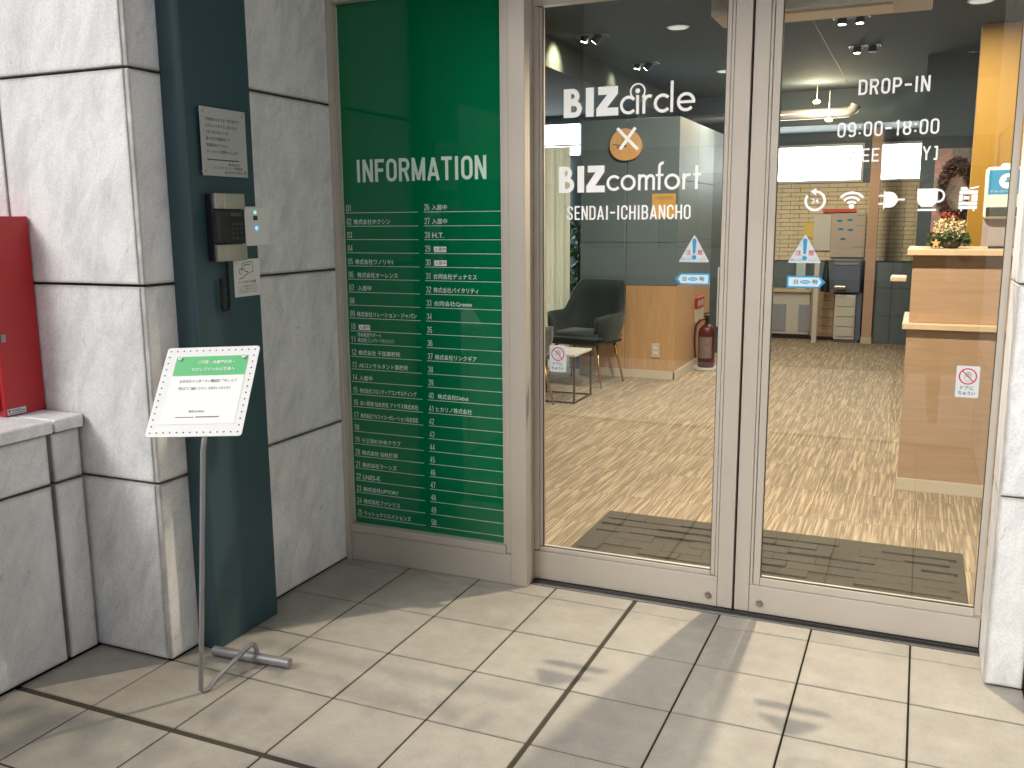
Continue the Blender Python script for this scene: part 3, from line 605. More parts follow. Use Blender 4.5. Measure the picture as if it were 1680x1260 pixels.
# ================================================================== sliding glass doors
def leaf(label, x0, x1, side):
    d = thing("sliding_door", label, "glass door", ((x0+x1)/2, YD, 0), "pair of sliding glass doors")
    def p(nm, a, b, y0, y1, z0, z1, m_=ALU, bev=.0015): return B().box(a, b, y0, y1, z0, z1, bev).make(nm, m_, d)
    yb = YD+.04
    if side < 0:
        gl, gr = x0+.036, x1-.085
        p("stile", x0, x0+.022, YD+.002, yb, .136, 2.25); p("glazing_bead", x0+.0235, gl, YD+.006, yb-.004, .154, 2.248)
        p("stile", x1-.056, x1, YD, yb, .013, 2.30); p("glazing_bead", x1-.068, x1-.0575, YD+.003, yb, .133, 2.25); p("glazing_bead", gr, x1-.0695, YD+.006, yb, .135, 2.25)
        p("bottom_rail", x0, x1-.0575, YD, yb, .013, .131)
        p("bottom_bead", x0+.0235, gr-.001, YD+.004, yb, .1325, .151)
        p("top_rail", x0, x1-.0575, YD, yb, 2.252, 2.34)
    else:
        gl, gr = x0+.091, x1-.022
        p("stile", x0, x0+.053, YD, yb, .013, 2.30); p("glazing_bead", x0+.0545, x0+.064, YD+.002, yb, .120, 2.25); p("glazing_bead", x0+.066, gl, YD+.005, yb, .120, 2.25)
        p("stile", gr, x1, YD+.004, yb, .1335, 2.25)
        p("bottom_rail", x0+.0545, x1, YD, yb, .013, .1175 if False else .118)
        p("bottom_bead", gl+.001, gr-.001, YD+.004, yb, .1195, .150)
        p("top_rail", x0+.0545, x1, YD, yb, 2.252, 2.34)
    B().box(x0+.004, x1-.004, YD+.008, yb-.012, .134, 2.252).make("x", ALUDK, d) if False else None
    gs = B().box(x0+.03, x1-.03, YD+.020, YD+.026, .14, 2.255) if False else B().box(gl-.006, gr+.006, YD+.018, YD+.024, .146, 2.256)
    gs.make("glass_pane", GLASS, d)
    gk = B(); gk.box(gl-.001, gl+.0025, YD+.008, YD+.0175, .150, 2.25); gk.box(gr-.0025, gr+.001, YD+.008, YD+.0175, .150, 2.25); gk.box(gl+.003, gr-.003, YD+.008, YD+.0175, .1505, .1535); gk.make("gasket", ALUDK, d)
    # foot lock
    lx = x1-.091 if side < 0 else x0+.093
    lz = .054 if side < 0 else .052
    lk = B(); lk.cyl((lx, YD-.004, lz), (lx, YD+.002, lz), .0135, .0145, 24); lk = lk.make("lock_ring", STEEL, d, True)
    B().cyl((lx, YD-.0055, lz), (lx, YD-.0042, lz), .0095, .0095, 20).make("lock_groove", ALUDK, lk, True)
    B().cyl((lx, YD-.0068, lz), (lx, YD-.0055, lz), .0072, .0072, 18).make("lock_core", STEEL, lk, True)
    B().box(lx-.0010, lx+.0010, YD-.0074, YD-.0068, lz-.003, lz+.004).make("keyhole", BLACK, lk)
    return d
dl = leaf("left sliding glass door with the large white name lettering", -.4435, .3648, -1)
dr = leaf("right sliding glass door with the drop-in hours and pictograms", .3735, 1.2035, 1)
struct_gap = B().box(.3651, .3732, YD+.026, YD+.034, .013, 2.30).make("rubber_seal", BLACK, dl)
B().box(.50, .66, YD-.0006, YD-.0001, .060, .0605).make("scratch", GREYP, dr) if False else None

GZ = YD+.0172      # lettering plane just in front of the glass
def art(h=.0002): return Art((0, GZ, 0), h=h)
# geometric letters -------------------------------------------------------------
def BIZ(a, x, y, w, h):
    t = w*.128
    # B
    bw = w*.335
    a.rect(x, y, x+t*1.05, y+h)
    for (c, rh, ex) in ((y+h*.735, h*.265, .86), (y+h*.29, h*.29, 1.0)):
        ro = rh; th = t*.86; xx = x+t*.9; X = x+bw*ex-ro
        a.rect(xx, c+ro-th*.78, X, c+ro); a.rect(xx, c-ro, X, c-ro+th*.78)
        a.arc(X, c, ro-th*.39, -90, 90, th*.78, 12)
        a.rect(X+ro*.0, c, X, c)
    # I
    ix = x+bw+w*.075; a.rect(ix, y, ix+t*1.12, y+h)
    # Z
    zx = ix+t*1.12+w*.05; zr = x+w
    a.rect(zx+w*.03, y+h-t*1.05, zr-w*.01, y+h); a.rect(zx, y, zr, y+t*1.05)
    a.poly([(zx, y+t*1.0), (zx+t*1.45, y+t*1.0), (zr-w*.01, y+h-t*1.0), (zr-w*.01-t*1.45, y+h-t*1.0)])
def lc(a, ch, x, y, xh, asc, t):
    """one light geometric lowercase letter; returns its advance"""
    r_ = xh/2; q = r_-t/2
    if ch == 'c': a.arc(x+r_, y+r_, q, 42, 318, t, 20); return r_*1.82
    if ch == 'o': a.arc(x+r_, y+r_, q, 0, 360, t, 28); return xh*1.12
    if ch == 'e':
        a.arc(x+r_, y+r_, q, 0, 318, t, 24); a.rect(x+t*.5, y+r_-t*.45, x+xh-t*.0, y+r_+t*.45); return xh*1.1
    if ch == 'l': a.rect(x, y, x+t, y+asc); return t*2.1
    if ch == 'i': a.rect(x, y, x+t, y+xh); return t*2.1
    if ch == 'r':
        a.rect(x, y, x+t, y+xh); a.arc(x+t*.5+xh*.30, y+xh-t*.5-xh*.27, xh*.27, 62, 175, t, 8); return xh*.62
    if ch == 'm':
        w1 = xh*.42
        a.rect(x, y, x+t, y+xh)
        for k in range(2):
            cx = x+t*.5+w1*.5+k*w1*1.15+t*.15; a.arc(cx, y+xh-t*.5-w1*.52, w1*.52, 0, 180, t, 10); a.rect(cx+w1*.52-t*.5, y, cx+w1*.52+t*.5, y+xh-t*.5-w1*.5)
        return t+w1*2.3-t*.1
    if ch == 'f':
        a.rect(x+xh*.14, y, x+xh*.14+t, y+asc-xh*.24); a.arc(x+xh*.14+t*.5+xh*.21, y+asc-xh*.25, xh*.21, 75, 180, t, 8); a.rect(x, y+xh-t*.85, x+xh*.50, y+xh); return xh*.52
    if ch == 't':
        a.rect(x+xh*.14, y, x+xh*.14+t, y+asc*.86); a.rect(x, y+xh-t*.85, x+xh*.50, y+xh); return xh*.5
a = art(); BIZ(a, -.325, 1.8465, .213, .104); a.make("name_lettering", WHITEV, dl)
a = art(); x = -.106
for ch in "circle":
    if ch == 'i': ixc = x+.0055
    x += lc(a, ch, x, 1.8475 if ch != 'l' else 1.8475, .066, .1085, .0108)+.001
    if ch == 'i': x -= .000
a.disc(ixc, 1.9285, .0088, 18); a.arc(ixc, 1.9265, .0265, -52, 232, .0055, 28)
a.make("name_lettering", WHITEV, dl)
a = art(); a.line([(-.115, 1.800), (-.036, 1.722)], .0115); a.line([(-.104, 1.724), (-.046, 1.80)], .0115); a.make("cross_mark", WHITEV, dl)
a = art(); BIZ(a, -.344, 1.571, .183, .098); a.make("name_lettering", WHITEV, dl)
a = art(); x = -.154
for ch in "comfort": x += lc(a, ch, x, 1.575, .0575, .098, .0098)+.0022
a.make("name_lettering", WHITEV, dl)
cond(art(), "SENDAI-ICHIBANCHO", -.311, 1.4695, .476, .0520, .0062, .26).make("name_lettering", WHITEV, dl)
cond(art(), "DROP-IN", .714, 1.869, .217, .0495, .0072, .26).make("service_lettering", WHITEV, dr)
cond(art(), "09:00-18:00", .655, 1.735, .311, .0485, .0062, .26).make("hours_lettering", WHITEV, dr)
cond(art(), "[WEEK DAY]", .672, 1.653, .295, .0440, .0058, .30).make("hours_lettering", WHITEV, dr)
# pictograms
z0 = 1.528
a = art(); cx = .594; a.arc(cx, z0, .031, -215, 95, .0085, 28); a.poly([(cx+.002, z0+.044), (cx+.002, z0+.018), (cx-.017, z0+.031)]); a.text("24", cx-.012, z0-.009, .024, .017, off=.01); a.make("clock_pictogram", WHITEV, dr)
a = art(); cx = .712
for q_, rr in enumerate((.017, .032, .047)): a.arc(cx, z0-.022, rr, 40, 140, .0085, 12)
a.disc(cx, z0-.020, .0085, 14); a.make("wifi_pictogram", WHITEV, dr)
a = art(); cx = .832; a.poly([(cx-.016, z0-.026)]+[(cx-.002+.026*math.cos(R_(t)), z0+.026*math.sin(R_(t))) for t in range(-90, 91, 15)]+[(cx-.016, z0+.026)])
a.rect(cx-.020, z0-.031, cx-.0165, z0+.031); a.rect(cx-.036, z0+.010, cx-.020, z0+.016); a.rect(cx-.036, z0-.016, cx-.020, z0-.010); a.rect(cx+.024, z0-.003, cx+.046, z0+.003); a.make("plug_pictogram", WHITEV, dr)
a = art(); cx = .948
a.poly([(cx-.034, z0+.034), (cx-.034, z0-.002), (cx-.030, z0-.014), (cx-.019, z0-.025), (cx+.012, z0-.025), (cx+.024, z0-.014), (cx+.028, z0-.002), (cx+.028, z0+.034)])
a.arc(cx+.030, z0+.010, .0165, -105, 100, .0065, 14, ry=.0185); a.rect(cx-.030, z0-.038, cx+.026, z0-.031); a.make("cup_pictogram", WHITEV, dr)
a = art(); cx = 1.066
a.rrect(cx-.027, z0+.014, cx+.027, z0+.026, .003); a.poly([(cx-.024, z0+.027), (cx-.024, z0+.037), (cx-.006, z0+.037), (cx-.002, z0+.030), (cx+.004, z0+.027)])
a.poly([(cx+.0, z0+.034), (cx+.006, z0+.029), (cx+.027, z0+.034), (cx+.030, z0+.040)])
a.rect(cx-.027, z0-.008, cx-.016, z0+.0125); a.rect(cx+.009, z0-.008, cx+.027, z0+.0125); a.rect(cx-.014, z0-.003, cx+.003, z0+.008)
a.rect(cx-.027, z0-.0205, cx+.027, z0-.010); a.rect(cx-.027, z0-.033, cx+.027, z0-.0225); a.disc(cx-.018, z0-.037, .0032, 10); a.disc(cx+.018, z0-.037, .0032, 10); a.make("copier_pictogram", WHITEV, dr)

# stickers on the glass: each a thing of its own
def caution(xc, zc, label):
    s = thing("caution_sticker", label, "sticker", (xc, GZ, zc), "triangular caution stickers")
    def A(h): return Art((xc, GZ, zc), h=h)
    w_, h_ = .056, .050
    def tri(a, k, rnd=.006):
        P_ = [(-w_*k, -h_*k-.000), (w_*k, -h_*k), (0, h_*k)]; pts = []
        for i in range(3):
            p, q_, n_ = Vector(P_[i]), Vector(P_[i-1]), Vector(P_[(i+1) % 3])
            for t in range(5):
                u = t/4; s0 = p+(q_-p).normalized()*rnd; s1 = p+(n_-p).normalized()*rnd
                pts.append(tuple((1-u)**2*s0+2*u*(1-u)*p+u*u*s1))
        a.poly(pts); return a
    tri(A(.0003), 1).make("backing", STKW, s)
    A(.0006).poly([(-.0075, .030), (-.004, .034), (.004, .034), (.0075, .030), (.0045, -.019), (-.0045, -.019)]).disc(0, -.033, .0085, 16).make("exclamation_mark", BLUEP, s)
    A(.0006).text("注", -.0315, -.024, .020, .019, off=.01).make("lettering", REDP, s); A(.0006).text("意", .0115, -.024, .020, .019, off=.01).make("lettering", REDP, s)
    A(.0007).text("開閉にご注意", -.047, -.043, .036, .007).make("lettering", BLUEP, s); A(.0007).text("ください。", .013, -.043, .034, .007).make("lettering", BLUEP, s)
caution(.182, 1.365, "caution triangle sticker with blue exclamation mark on the left glass door")
caution(.568, 1.366, "caution triangle sticker with blue exclamation mark on the right glass door")
def arrow(xc, zc, sgn, label):
    s = thing("automatic_door_sticker", label, "sticker", (xc, GZ, zc), "blue automatic door stickers")
    def A(h): return Art((xc, GZ, zc), h=h)
    L, H = .062, .0215
    A(.0003).poly([(sgn*L, -H), (sgn*L, H), (-sgn*(L-.016), H), (-sgn*(L+.006), 0), (-sgn*(L-.016), -H)]).make("backing", BLUEP, s)
    L, H = .056, .0155
    A(.0005).poly([(sgn*L, -H), (sgn*L, H), (-sgn*(L-.012), H), (-sgn*(L-.001), 0), (-sgn*(L-.012), -H)]).make("inner_panel", LBLUE, s)
    A(.0007).text("自", -.038, -.008, .014, .017, off=.01).make("lettering", GREYP, s); A(.0007).text("動", .024, -.008, .018, .017, off=.01).make("lettering", GREYP, s)
    A(.0007).poly([(-.020, 0), (-.008, .006), (.008, .006), (.020, 0), (.008, -.006), (-.008, -.006)]).make("double_arrow", BLUEP, s)
    A(.0009).line([(-.012, 0), (.012, 0)], .0028).make("arrow_core", LBLUE, s)
arrow(.180, 1.2535, 1, "blue arrow sticker for the automatic door, pointing left, under the left caution triangle")
arrow(.574, 1.2505, -1, "blue arrow sticker for the automatic door, pointing right, under the right caution triangle")
def nohand(xc, zc, label):
    s = thing("door_warning_sticker", label, "sticker", (xc, GZ, zc), "no touching door stickers")
    def A(h): return Art((xc, GZ, zc), h=h)
    A(.0003).rrect(-.035, -.053, .035, .053, .005).make("backing", STKW, s)
    A(.0006).arc(0, .018, .0255, 0, 360, .0042, 30).line([(-.017, .036), (.018, 0.0)], .0035).make("prohibition_ring", REDP, s)
    h = A(.0005)
    h.arc(.0, .010, .009, 180, 360, .0012, 10).line([(-.009, .010), (-.013, .022)], .0012)
    for i, (dx, tp) in enumerate(((-.006, .028), (-.001, .033), (.004, .032), (.009, .028))):
        h.line([(dx-.002, .015), (dx-.002, tp), (dx+.002, tp), (dx+.002, .015)], .0010)
    h.make("hand_drawing", GREYP, s)
    A(.0006).text("ドアに", -.020, -.027, .040, .0125, off=.012).text("ちゅうい", -.026, -.045, .052, .0125, off=.018).make("lettering", BLACKP, s)
nohand(-.347, .932, "small white sticker with a crossed out hand on the left glass door")
nohand(1.106, .931, "small white sticker with a crossed out hand on the right glass door")

# ================================================================== things on the teal column
XC = -1.22
def AC(h=.0005, xo=0.0): return Art((XC+xo, 0, 0), (0, 1, 0), (0, 0, 1), h)
n_ = thing("acrylic_notice", "clear grey acrylic notice plate with black text above the intercom", "notice plate", (XC, -.70, 1.73))
B().box(XC+.012, XC+.016, -.812, -.592, 1.620, 1.838, .001).make("plate", M("acrylic_plate", (.42, .44, .43), .25), n_)
for (y, z) in ((-.797, 1.823), (-.607, 1.823), (-.797, 1.635), (-.607, 1.635)): B().cyl((XC, y, z), (XC+.020, y, z), .006, .005, 14).make("standoff_screw", STEEL, n_, True)
a = AC(.0004, .016)
rows = ["来訪者のみなさまへ案内板です", "おそれいりますがご用の方は", "ただいま係がまいります", "備え付けの電話機にて", "受話器をあげてください", "オートロック解除いたします"]
for i, t in enumerate(rows): a.text(t, -.790, 1.795-i*.0205, [.165, .15, .11, .115, .105, .15][i], .011, off=.012)
a.line([(-.79, 1.672), (-.635, 1.672)], .004)
a.text("管理会社", -.69, 1.655, .06, .008, off=.01).text("ビルマネジメント管理室", -.76, 1.643, .14, .009, off=.012).text("管理受付窓口", -.71, 1.629, .09, .008, off=.01)
a.make("lettering", GREYP, n_)
it = thing("intercom_phone", "steel and black intercom phone with keypad on the teal column", "intercom", (XC, -.72, 1.45))
ya, yb = -.800, -.650
B().box(XC+.001, XC+.030, ya+.002, yb-.002, 1.342, 1.562, .003).make("housing", BLACK, it)
for (u0, u1) in ((ya+.004, -.752), (-.751, yb-.001)):
    B().box(XC+.0302, XC+.044, u0, u1, 1.513, 1.564, .0015).make("steel_cover", STEEL, it); B().box(XC+.0302, XC+.044, u0, u1, 1.342, 1.397, .0015).make("steel_cover", STEEL, it)
B().box(XC+.0302, XC+.040, -.7505, yb-.001, 1.398, 1.512, .001).make("keypad_panel", BLACK, it)
hs_ = B().box(XC+.031, XC+.060, ya-.006, -.7535, 1.399, 1.511, .006).make("handset", BLACK, it)
kp = None
for rr in range(4):
    for cc in range(3): B().box(XC+.0402, XC+.0425, -.722+cc*.021, -.708+cc*.021, 1.413+rr*.0155, 1.4225+rr*.0155, .0008).make("key", M("key_%d" % 0, (.045, .045, .05), .4) if rr+cc == 0 else bpy.data.materials["key_0"], it)
B().box(XC+.0402, XC+.0412, -.722, -.672, 1.490, 1.501).make("display", LCD, it)
pts = []
for i in range(25):
    t = i/24
    if t < .4: pts.append((XC+.014, -.725-.0*t, 1.340-.145*(t/.4)))
    elif t < .6: aa = math.pi*(t-.4)/.2; pts.append((XC+.014, -.742+.017*math.cos(aa), 1.195-.02*math.sin(aa)))
    else: pts.append((XC+.014+.006*(t-.6), -.759, 1.195+.09*((t-.6)/.4)))
# coiled cord: small helix round the path
hel = []; 
for i in range(len(pts)-1):
    for j in range(8):
        u = j/8; p = Vector(pts[i]).lerp(Vector(pts[i+1]), u); ph = (i*8+j)*1.15
        hel.append(p+Vector((.0045*math.sin(ph), .0045*math.cos(ph), 0)))
B().tube(hel, .0030, 6).make("cord", M("matte_black_cord", (.01, .01, .01), .8), it, True)
rd = thing("card_reader", "white square card reader with green and blue lights beside the intercom", "card reader", (XC, -.567, 1.455))
B().box(XC+.001, XC+.016, -.642, -.494, 1.388, 1.523, .004).make("housing", WHITE, rd)
B().box(XC+.0162, XC+.0175, -.578, -.556, 1.476, 1.492).make("sensor_window", LCD, rd)
B().ball((XC+.0168, -.567, 1.503), .0045, (.5, 1, 1)).make("green_light", LEDG, rd, True); B().ball((XC+.0168, -.563, 1.449), .0055, (.5, 1, 1)).make("blue_light", LEDB, rd, True)
st_ = thing("card_instruction_sticker", "white paper sticker with a hand holding a card, below the card reader", "sticker", (XC, -.607, 1.28))
B().box(XC+.0003, XC+.0012, -.677, -.540, 1.214, 1.343).make("paper", WHITE, st_)
a = AC(.0004, .0013)
a.line([(-.637, 1.303), (-.633, 1.329), (-.580, 1.334), (-.576, 1.300), (-.600, 1.294)], .0022); a.line([(-.628, 1.322), (-.588, 1.325)], .003)
a.line([(-.640, 1.290), (-.652, 1.301), (-.645, 1.312), (-.634, 1.306), (-.628, 1.314), (-.618, 1.300), (-.606, 1.300), (-.604, 1.293), (-.620, 1.287), (-.630, 1.279), (-.652, 1.276)], .0025); a.make("hand_drawing", BLACKP, st_)
AC(.0004, .0013).text("カードをかざす位置", -.655, 1.259, .090, .011, off=.012).text("ここに社員証を近づけて", -.660, 1.246, .100, .008).text("ください。解錠されましたら", -.660, 1.236, .105, .008).text("ドアをおあけください。", -.660, 1.226, .100, .008).make("lettering", BLACKP, st_)

# ================================================================== red box on the low wall
rb = thing("red_cabinet", "red metal cabinet standing on the low marble wall at the left edge", "cabinet", (-2.0, -1.08, .842))
B().box(-2.30, -1.78, -1.163, YP-.004, .8425, 1.494, .003).make("body", RED, rb)
B().box(-2.28, -1.80, -1.172, -1.1635, .86, 1.478, .002).make("door", RED, rb)
Art((-1.78, 0, 0), (0, 1, 0), (0, 0, 1), .0008).rect(-1.158, .848, -1.088, .868).make("label_plate", STKW, rb)
Art((-1.78, 0, 0), (0, 1, 0), (0, 0, 1), .0012).rect(-1.155, .8515, -1.092, .8535).rect(-1.142, .8575, -1.092, .8600).rect(-1.142, .8625, -1.110, .8645).rect(-1.155, .857, -1.147, .865).make("label_print", GREYP, rb)
B().box(-1.7799, -1.7785, -1.153, -1.138, 1.09, 1.115).make("latch_mark", GREYSTEEL, rb)

# ================================================================== sign stand
ps = thing("sign_stand", "white perforated notice board on a thin grey pole with a weighted tube foot", "sign stand", (-1.062, -1.131, 0))
u = Vector((.956, .292, .039)).normalized(); v = Vector((-.219, .612, .760)); v = (v-u*v.dot(u)).normalized(); nn = u.cross(v)
BL = Vector((-1.180, -1.167, .830)); W_, H_ = .306, .320
bmx = B()
def outline(x0, y0, x1, y1, r, n=5):
    pts = []
    for cx, cy, a0 in ((x1-r, y0+r, -90), (x1-r, y1-r, 0), (x0+r, y1-r, 90), (x0+r, y0+r, 180)):
        for i in range(n+1): aa = R_(a0+90*i/n); pts.append((cx+r*math.cos(aa), cy+r*math.sin(aa)))
    return pts
pl = outline(0, 0, W_, H_, .010)
A_ = [bmx.bm.verts.new(BL+u*x+v*y) for x, y in pl]; C_ = [bmx.bm.verts.new(BL+u*x+v*y-nn*.003) for x, y in pl]
bmx.bm.faces.new(A_); bmx.bm.faces.new(C_[::-1])
for i in range(len(pl)): bmx.bm.faces.new((A_[i], C_[i], C_[(i+1) % len(pl)], A_[(i+1) % len(pl)]))
bmx.make("board", BOARDW, ps)
hl = Art(BL, u, v, .0004)
for i in range(14): hl.disc(.0135+i*(W_-.027)/13, .0135, .0027, 10); hl.disc(.0135+i*(W_-.027)/13, H_-.0135, .0027, 10)
for i in range(1, 13): hl.disc(.0135, .0135+i*(H_-.027)/13, .0027, 10); hl.disc(W_-.0135, .0135+i*(H_-.027)/13, .0027, 10)
hl.make("hole_row", BLACKP, ps)
px0, px1, py0, py1 = .038, W_-.030, .042, H_-.034
Art(BL, u, v, .0010).rrect(px0, py0, px1, py1, .002).make("notice_sheet", PAPER, ps)
Art(BL, u, v, .0016).rect(px0+.001, py1-.072, px1-.001, py1-.001).make("green_header", PAPERG, ps)
Art(BL, u, v, .0022).text("ご内覧・会議室利用・", px0+.075, py1-.030, .120, .0125, off=.008).text("ドロップインのお客様へ", px0+.062, py1-.056, .140, .0125, off=.008).make("header_lettering", PAPER, ps)
Art(BL, u, v, .0016).text("お手元のインターホン電話機「*51」にて", px0+.030, py1-.098, .188, .0115, off=.008).text("受付までご連絡ください。お待ちしております", px0+.032, py1-.124, .170, .0110, off=.005).make("notice_lettering", GREYP, ps)
Art(BL, u, v, .0016).text("BIZcomfort", px0+.085, py0+.040, .050, .008, off=.015).make("name_line", GREYP, ps)
stuff(Art(BL, u, v, .0016).rect(px0+.045, py0+.022, px0+.105, py0+.0245).rect(px0+.110, py0+.022, px0+.185, py0+.0255).make("small_print", GREYP, ps))
for (x, y) in ((.052, H_-.043), (W_-.043, H_-.041)):
    B().cyl(BL+u*x+v*y+nn*.002, BL+u*x+v*y+nn*.007, .0085, .0075, 18).make("magnet", M("clear_magnet", (.55, .62, .58), .15, coat=.5) if x < .1 else bpy.data.materials["clear_magnet"], ps, True)
P0 = Vector((-1.062, -1.131, 0)); TB = (Vector((-1.200, -.912, .021)), Vector((-.902, -.888, .021)))
mid = TB[0].lerp(TB[1], .56)
br = [Vector((-1.062, -1.131, .014)), Vector((-1.058, -1.124, .006)), Vector((-1.050, -1.112, .008))]
pk = mid+Vector((-.008, -.024, .048)); br += [Vector((-1.058, -1.120, .0075)).lerp(pk, t) for t in (.25, .5, .75, .96)] + [pk+Vector((.004, .008, .006)), mid+Vector((.0, -.004, .048)), mid+Vector((.004, 0, .030)), mid+Vector((.004, 0, .010))]
topz = .842
pole = [Vector((-1.062, -1.127, 1.0))-Vector((0, 0, .0))]
at_ = BL+u*.186-nn*.011
B().tube([at_+v*.20, at_+v*.03, at_+v*.006, at_+Vector((-.004, -.005, -.04)), (at_+Vector((-.005, -.007, -.08))).lerp(Vector((-1.062, -1.131, .014)), .5)]+br, .0078, 12).make("pole", GREYSTEEL, ps, True)
B().tube([TB[0], TB[1]], .0165, 20).make("foot_tube", GREYSTEEL, ps, True)

# ================================================================== interior shell
YW = 5.14
sl = struct(B().box(-4.2, 3.2, .235, 9.2, -.12, -.006).make("interior_floor", GROUT))
cm = B().box(-.2492, .2492, -.2492, .2492, -.004, .002, .0008); cme = bpy.data.meshes.new("carpet_tile"); bmesh.ops.recalc_face_normals(cm.bm, faces=list(cm.bm.faces)); cm.bm.to_mesh(cme); cm.bm.free(); cme.materials.append(CARPET)
for i in range(-7, 5):
    for j in range(0, 18):
        yy = .43 - .5 + .25 + j*.5 + .002
        xx = i*.5+.25
        if yy < .3: continue
        if yy > 5.3 and xx < -1.4: continue
        if j > 17: continue
        o = bpy.data.objects.new("carpet_tile", cme); col.objects.link(o); o.parent = sl; o.location = (xx, yy, 0)
ci = struct(B().box(-4.2, 3.2, .20, 9.2, 2.88, 3.3).make("interior_ceiling", CEIL))
# slim recessed access-panel seams on the ceiling
cs = B(); cs.box(.11, .116, .3, 8, 2.878, 2.8805); cs.box(-4, 3, 7.74, 7.90, 2.876, 2.8805); cs.box(-.74, -.734, .3, 8, 2.878, 2.8805); cs.make("ceiling_seam", ALUDK, ci)
iw = struct(B().box(2.2, 2.4, .30, 9.2, 0, 2.88).box(-4.2, -4.0, .30, 9.2, 0, 2.88).make("interior_side_wall", INDARK))
# bulkhead along the left with flat soffit
struct(B().box(-4.0, -1.80, .30, 9.0, 2.64, 2.879).make("bulkhead", M("bulkhead_paint", (.04, .048, .05), .9, spec=.1)))
struct(B().box(-1.79, 2.2, 8.0, 9.1, 2.50, 2.879).make("rear_bulkhead", INDARK))
# front reveal returns inside
struct(B().box(-4.2, -1.31, .31, .36, 0, 2.64).make("front_inner_wall", INWALL))
# back wall with high windows and brick dado
bw = struct(B().box(-4.0, -.80, 8.95, 9.15, 0, 1.90).box(-.80, 2.2, 8.95, 9.15, 0, 1.90).box(-4.0, 2.2, 8.95, 9.15, 2.36, 2.88).box(.235, .41, 8.95, 9.15, 1.90, 2.36).box(.89, 2.2, 8.95, 9.15, 1.90, 2.36).box(-4.0, -2.6, 8.95, 9.15, 1.90, 2.36).make("rear_wall", INWALL))
for a_, b_ in ((-2.6, .235), (.41, .89)):
    wn = B().box(a_, b_, 9.02, 9.03, 1.90, 2.36).make("window_pane", M("daylight_glow_glass", (.9, .9, .9), .4, emit=(.95, .98, 1.0), es=6) if a_ < 0 else bpy.data.materials["daylight_glow_glass"], bw)  # panes glow by themselves in place of daylight outside
    f_ = B()
    for q0, q1 in ((a_, a_+.03), (b_-.03, b_)): f_.box(q0, q1, 8.93, 9.0, 1.93, 2.33)
    f_.box(a_, b_, 8.93, 9.0, 1.90, 1.93); f_.box(a_, b_, 8.93, 9.0, 2.33, 2.36); f_.make("window_frame", WHITE, bw)
bk = B(); zz = .96; row = 0
while zz < 1.88:
    x = -1.8 - (row % 2)*.11
    while x < .92:
        xa = max(x, -1.8); xb_ = min(x+.214, .92)
        if xb_-xa > .03: bk.box(xa, xb_, 8.928+random.uniform(-.002, .002), 8.949, zz, zz+.046)
        x += .22
    zz += .052; row += 1
stuff(bk.make("brick", BRICKM, bw))
B().box(-1.8, .92, 8.947, 8.9495, .95, 1.88).make("mortar", M("brick_mortar", (.36, .29, .19), .9), bw)
B().box(.93, 2.2, 8.90, 8.948, 0, 2.49).make("wall_panel", INDARK, bw)

# partition: grey panels above oak dado
pt = thing("partition_wall", "grey panelled partition with an oak lower half behind the green chair", "partition", (-1.55, YW, 0))
B().box(-2.015, -1.104, YW+.014, 8.9, 0, 2.355).make("core", INDARK, pt)
for (a_, b_) in ((-2.019, -1.572), (-1.568, -1.090)):
    for (c_, d_) in ((.872, 1.262), (1.266, 1.818), (1.822, 2.370)): B().box(a_, b_, YW, YW+.013, c_, d_, .001).make("wall_panel", INWALL, pt)
    B().box(a_, b_, YW-.004, YW+.013, .081, .868, .001).make("oak_panel", WOOD, pt, origin=((a_+b_)/2, YW, .4))
for (a_, b_, m_) in ((YW+.0135, 5.90, WOOD), (5.904, 6.62, WOOD)):
    B().box(-1.1035, -1.0905, a_, b_, .081, .868, .001).make("oak_panel", m_, pt, origin=(-1.097, (a_+b_)/2, .4))
for (a_, b_) in ((YW+.0135, 5.90), (5.904, 6.62)):
    for (c_, d_) in ((.872, 1.262), (1.266, 1.818), (1.822, 2.370)): B().box(-1.1035, -1.0905, a_, b_, c_, d_, .001).make("wall_panel", INWALL, pt)
B().box(-1.1035, -1.092, 6.625, 8.9, .0, 2.37).make("wall_panel", INDARK, pt)
B().box(-2.019, -1.088, YW-.010, YW+.01, .0025, .080, .001).box(-1.103, -1.084, YW-.010, 6.62, .0025, .0795, .001).make("skirting", SKIRT, pt)
# left side lobby window with cream blind
lb = thing("cream_blind", "cream vertical blind hanging left of the grey partition", "blind", (-2.3, YW-.2, 0))
for i in range(9):
    x = -2.56+i*.048; B().box(x, x+.056, YW-.02+.006*(i % 2), YW-.015+.006*(i % 2), .05, 2.145, .001).make("slat", CREAM, lb)
B().box(-2.58, -2.03, YW-.04, YW+.01, 2.15, 2.165).make("head_rail", WHITE, lb)
lg = thing("lobby_window", "bright window above the cream blind, with a glowing pane added behind the blind", "window", (-2.6, 7.0, 2.4))
B().box(-3.9, -2.70, 7.0, 7.01, 2.20, 2.545).make("pane", bpy.data.materials["daylight_glow_glass"], lg)  # self-glowing strip in place of daylight
B().box(-3.9, -2.86, 7.0, 7.01, .1, 2.169).make("pane", bpy.data.materials["daylight_glow_glass"], lg)  # unseen glowing pane added to light the blind from behind
B().box(-3.9, -2.68, 6.98, 7.02, 2.17, 2.199).box(-3.9, -2.68, 6.98, 7.02, 2.546, 2.57).make("frame", GREYSTEEL, lg)
pn = thing("potted_plant", "leafy green plant between the cream blind and the grey partition", "plant", (-2.45, 6.3, 0))
B().lathe([(.10, .003), (.13, .28), (.12, .28)], (-2.45, 6.3, 0), 16).make("pot", WHITE, pn, True)
pb = B(); r9 = random.Random(5)
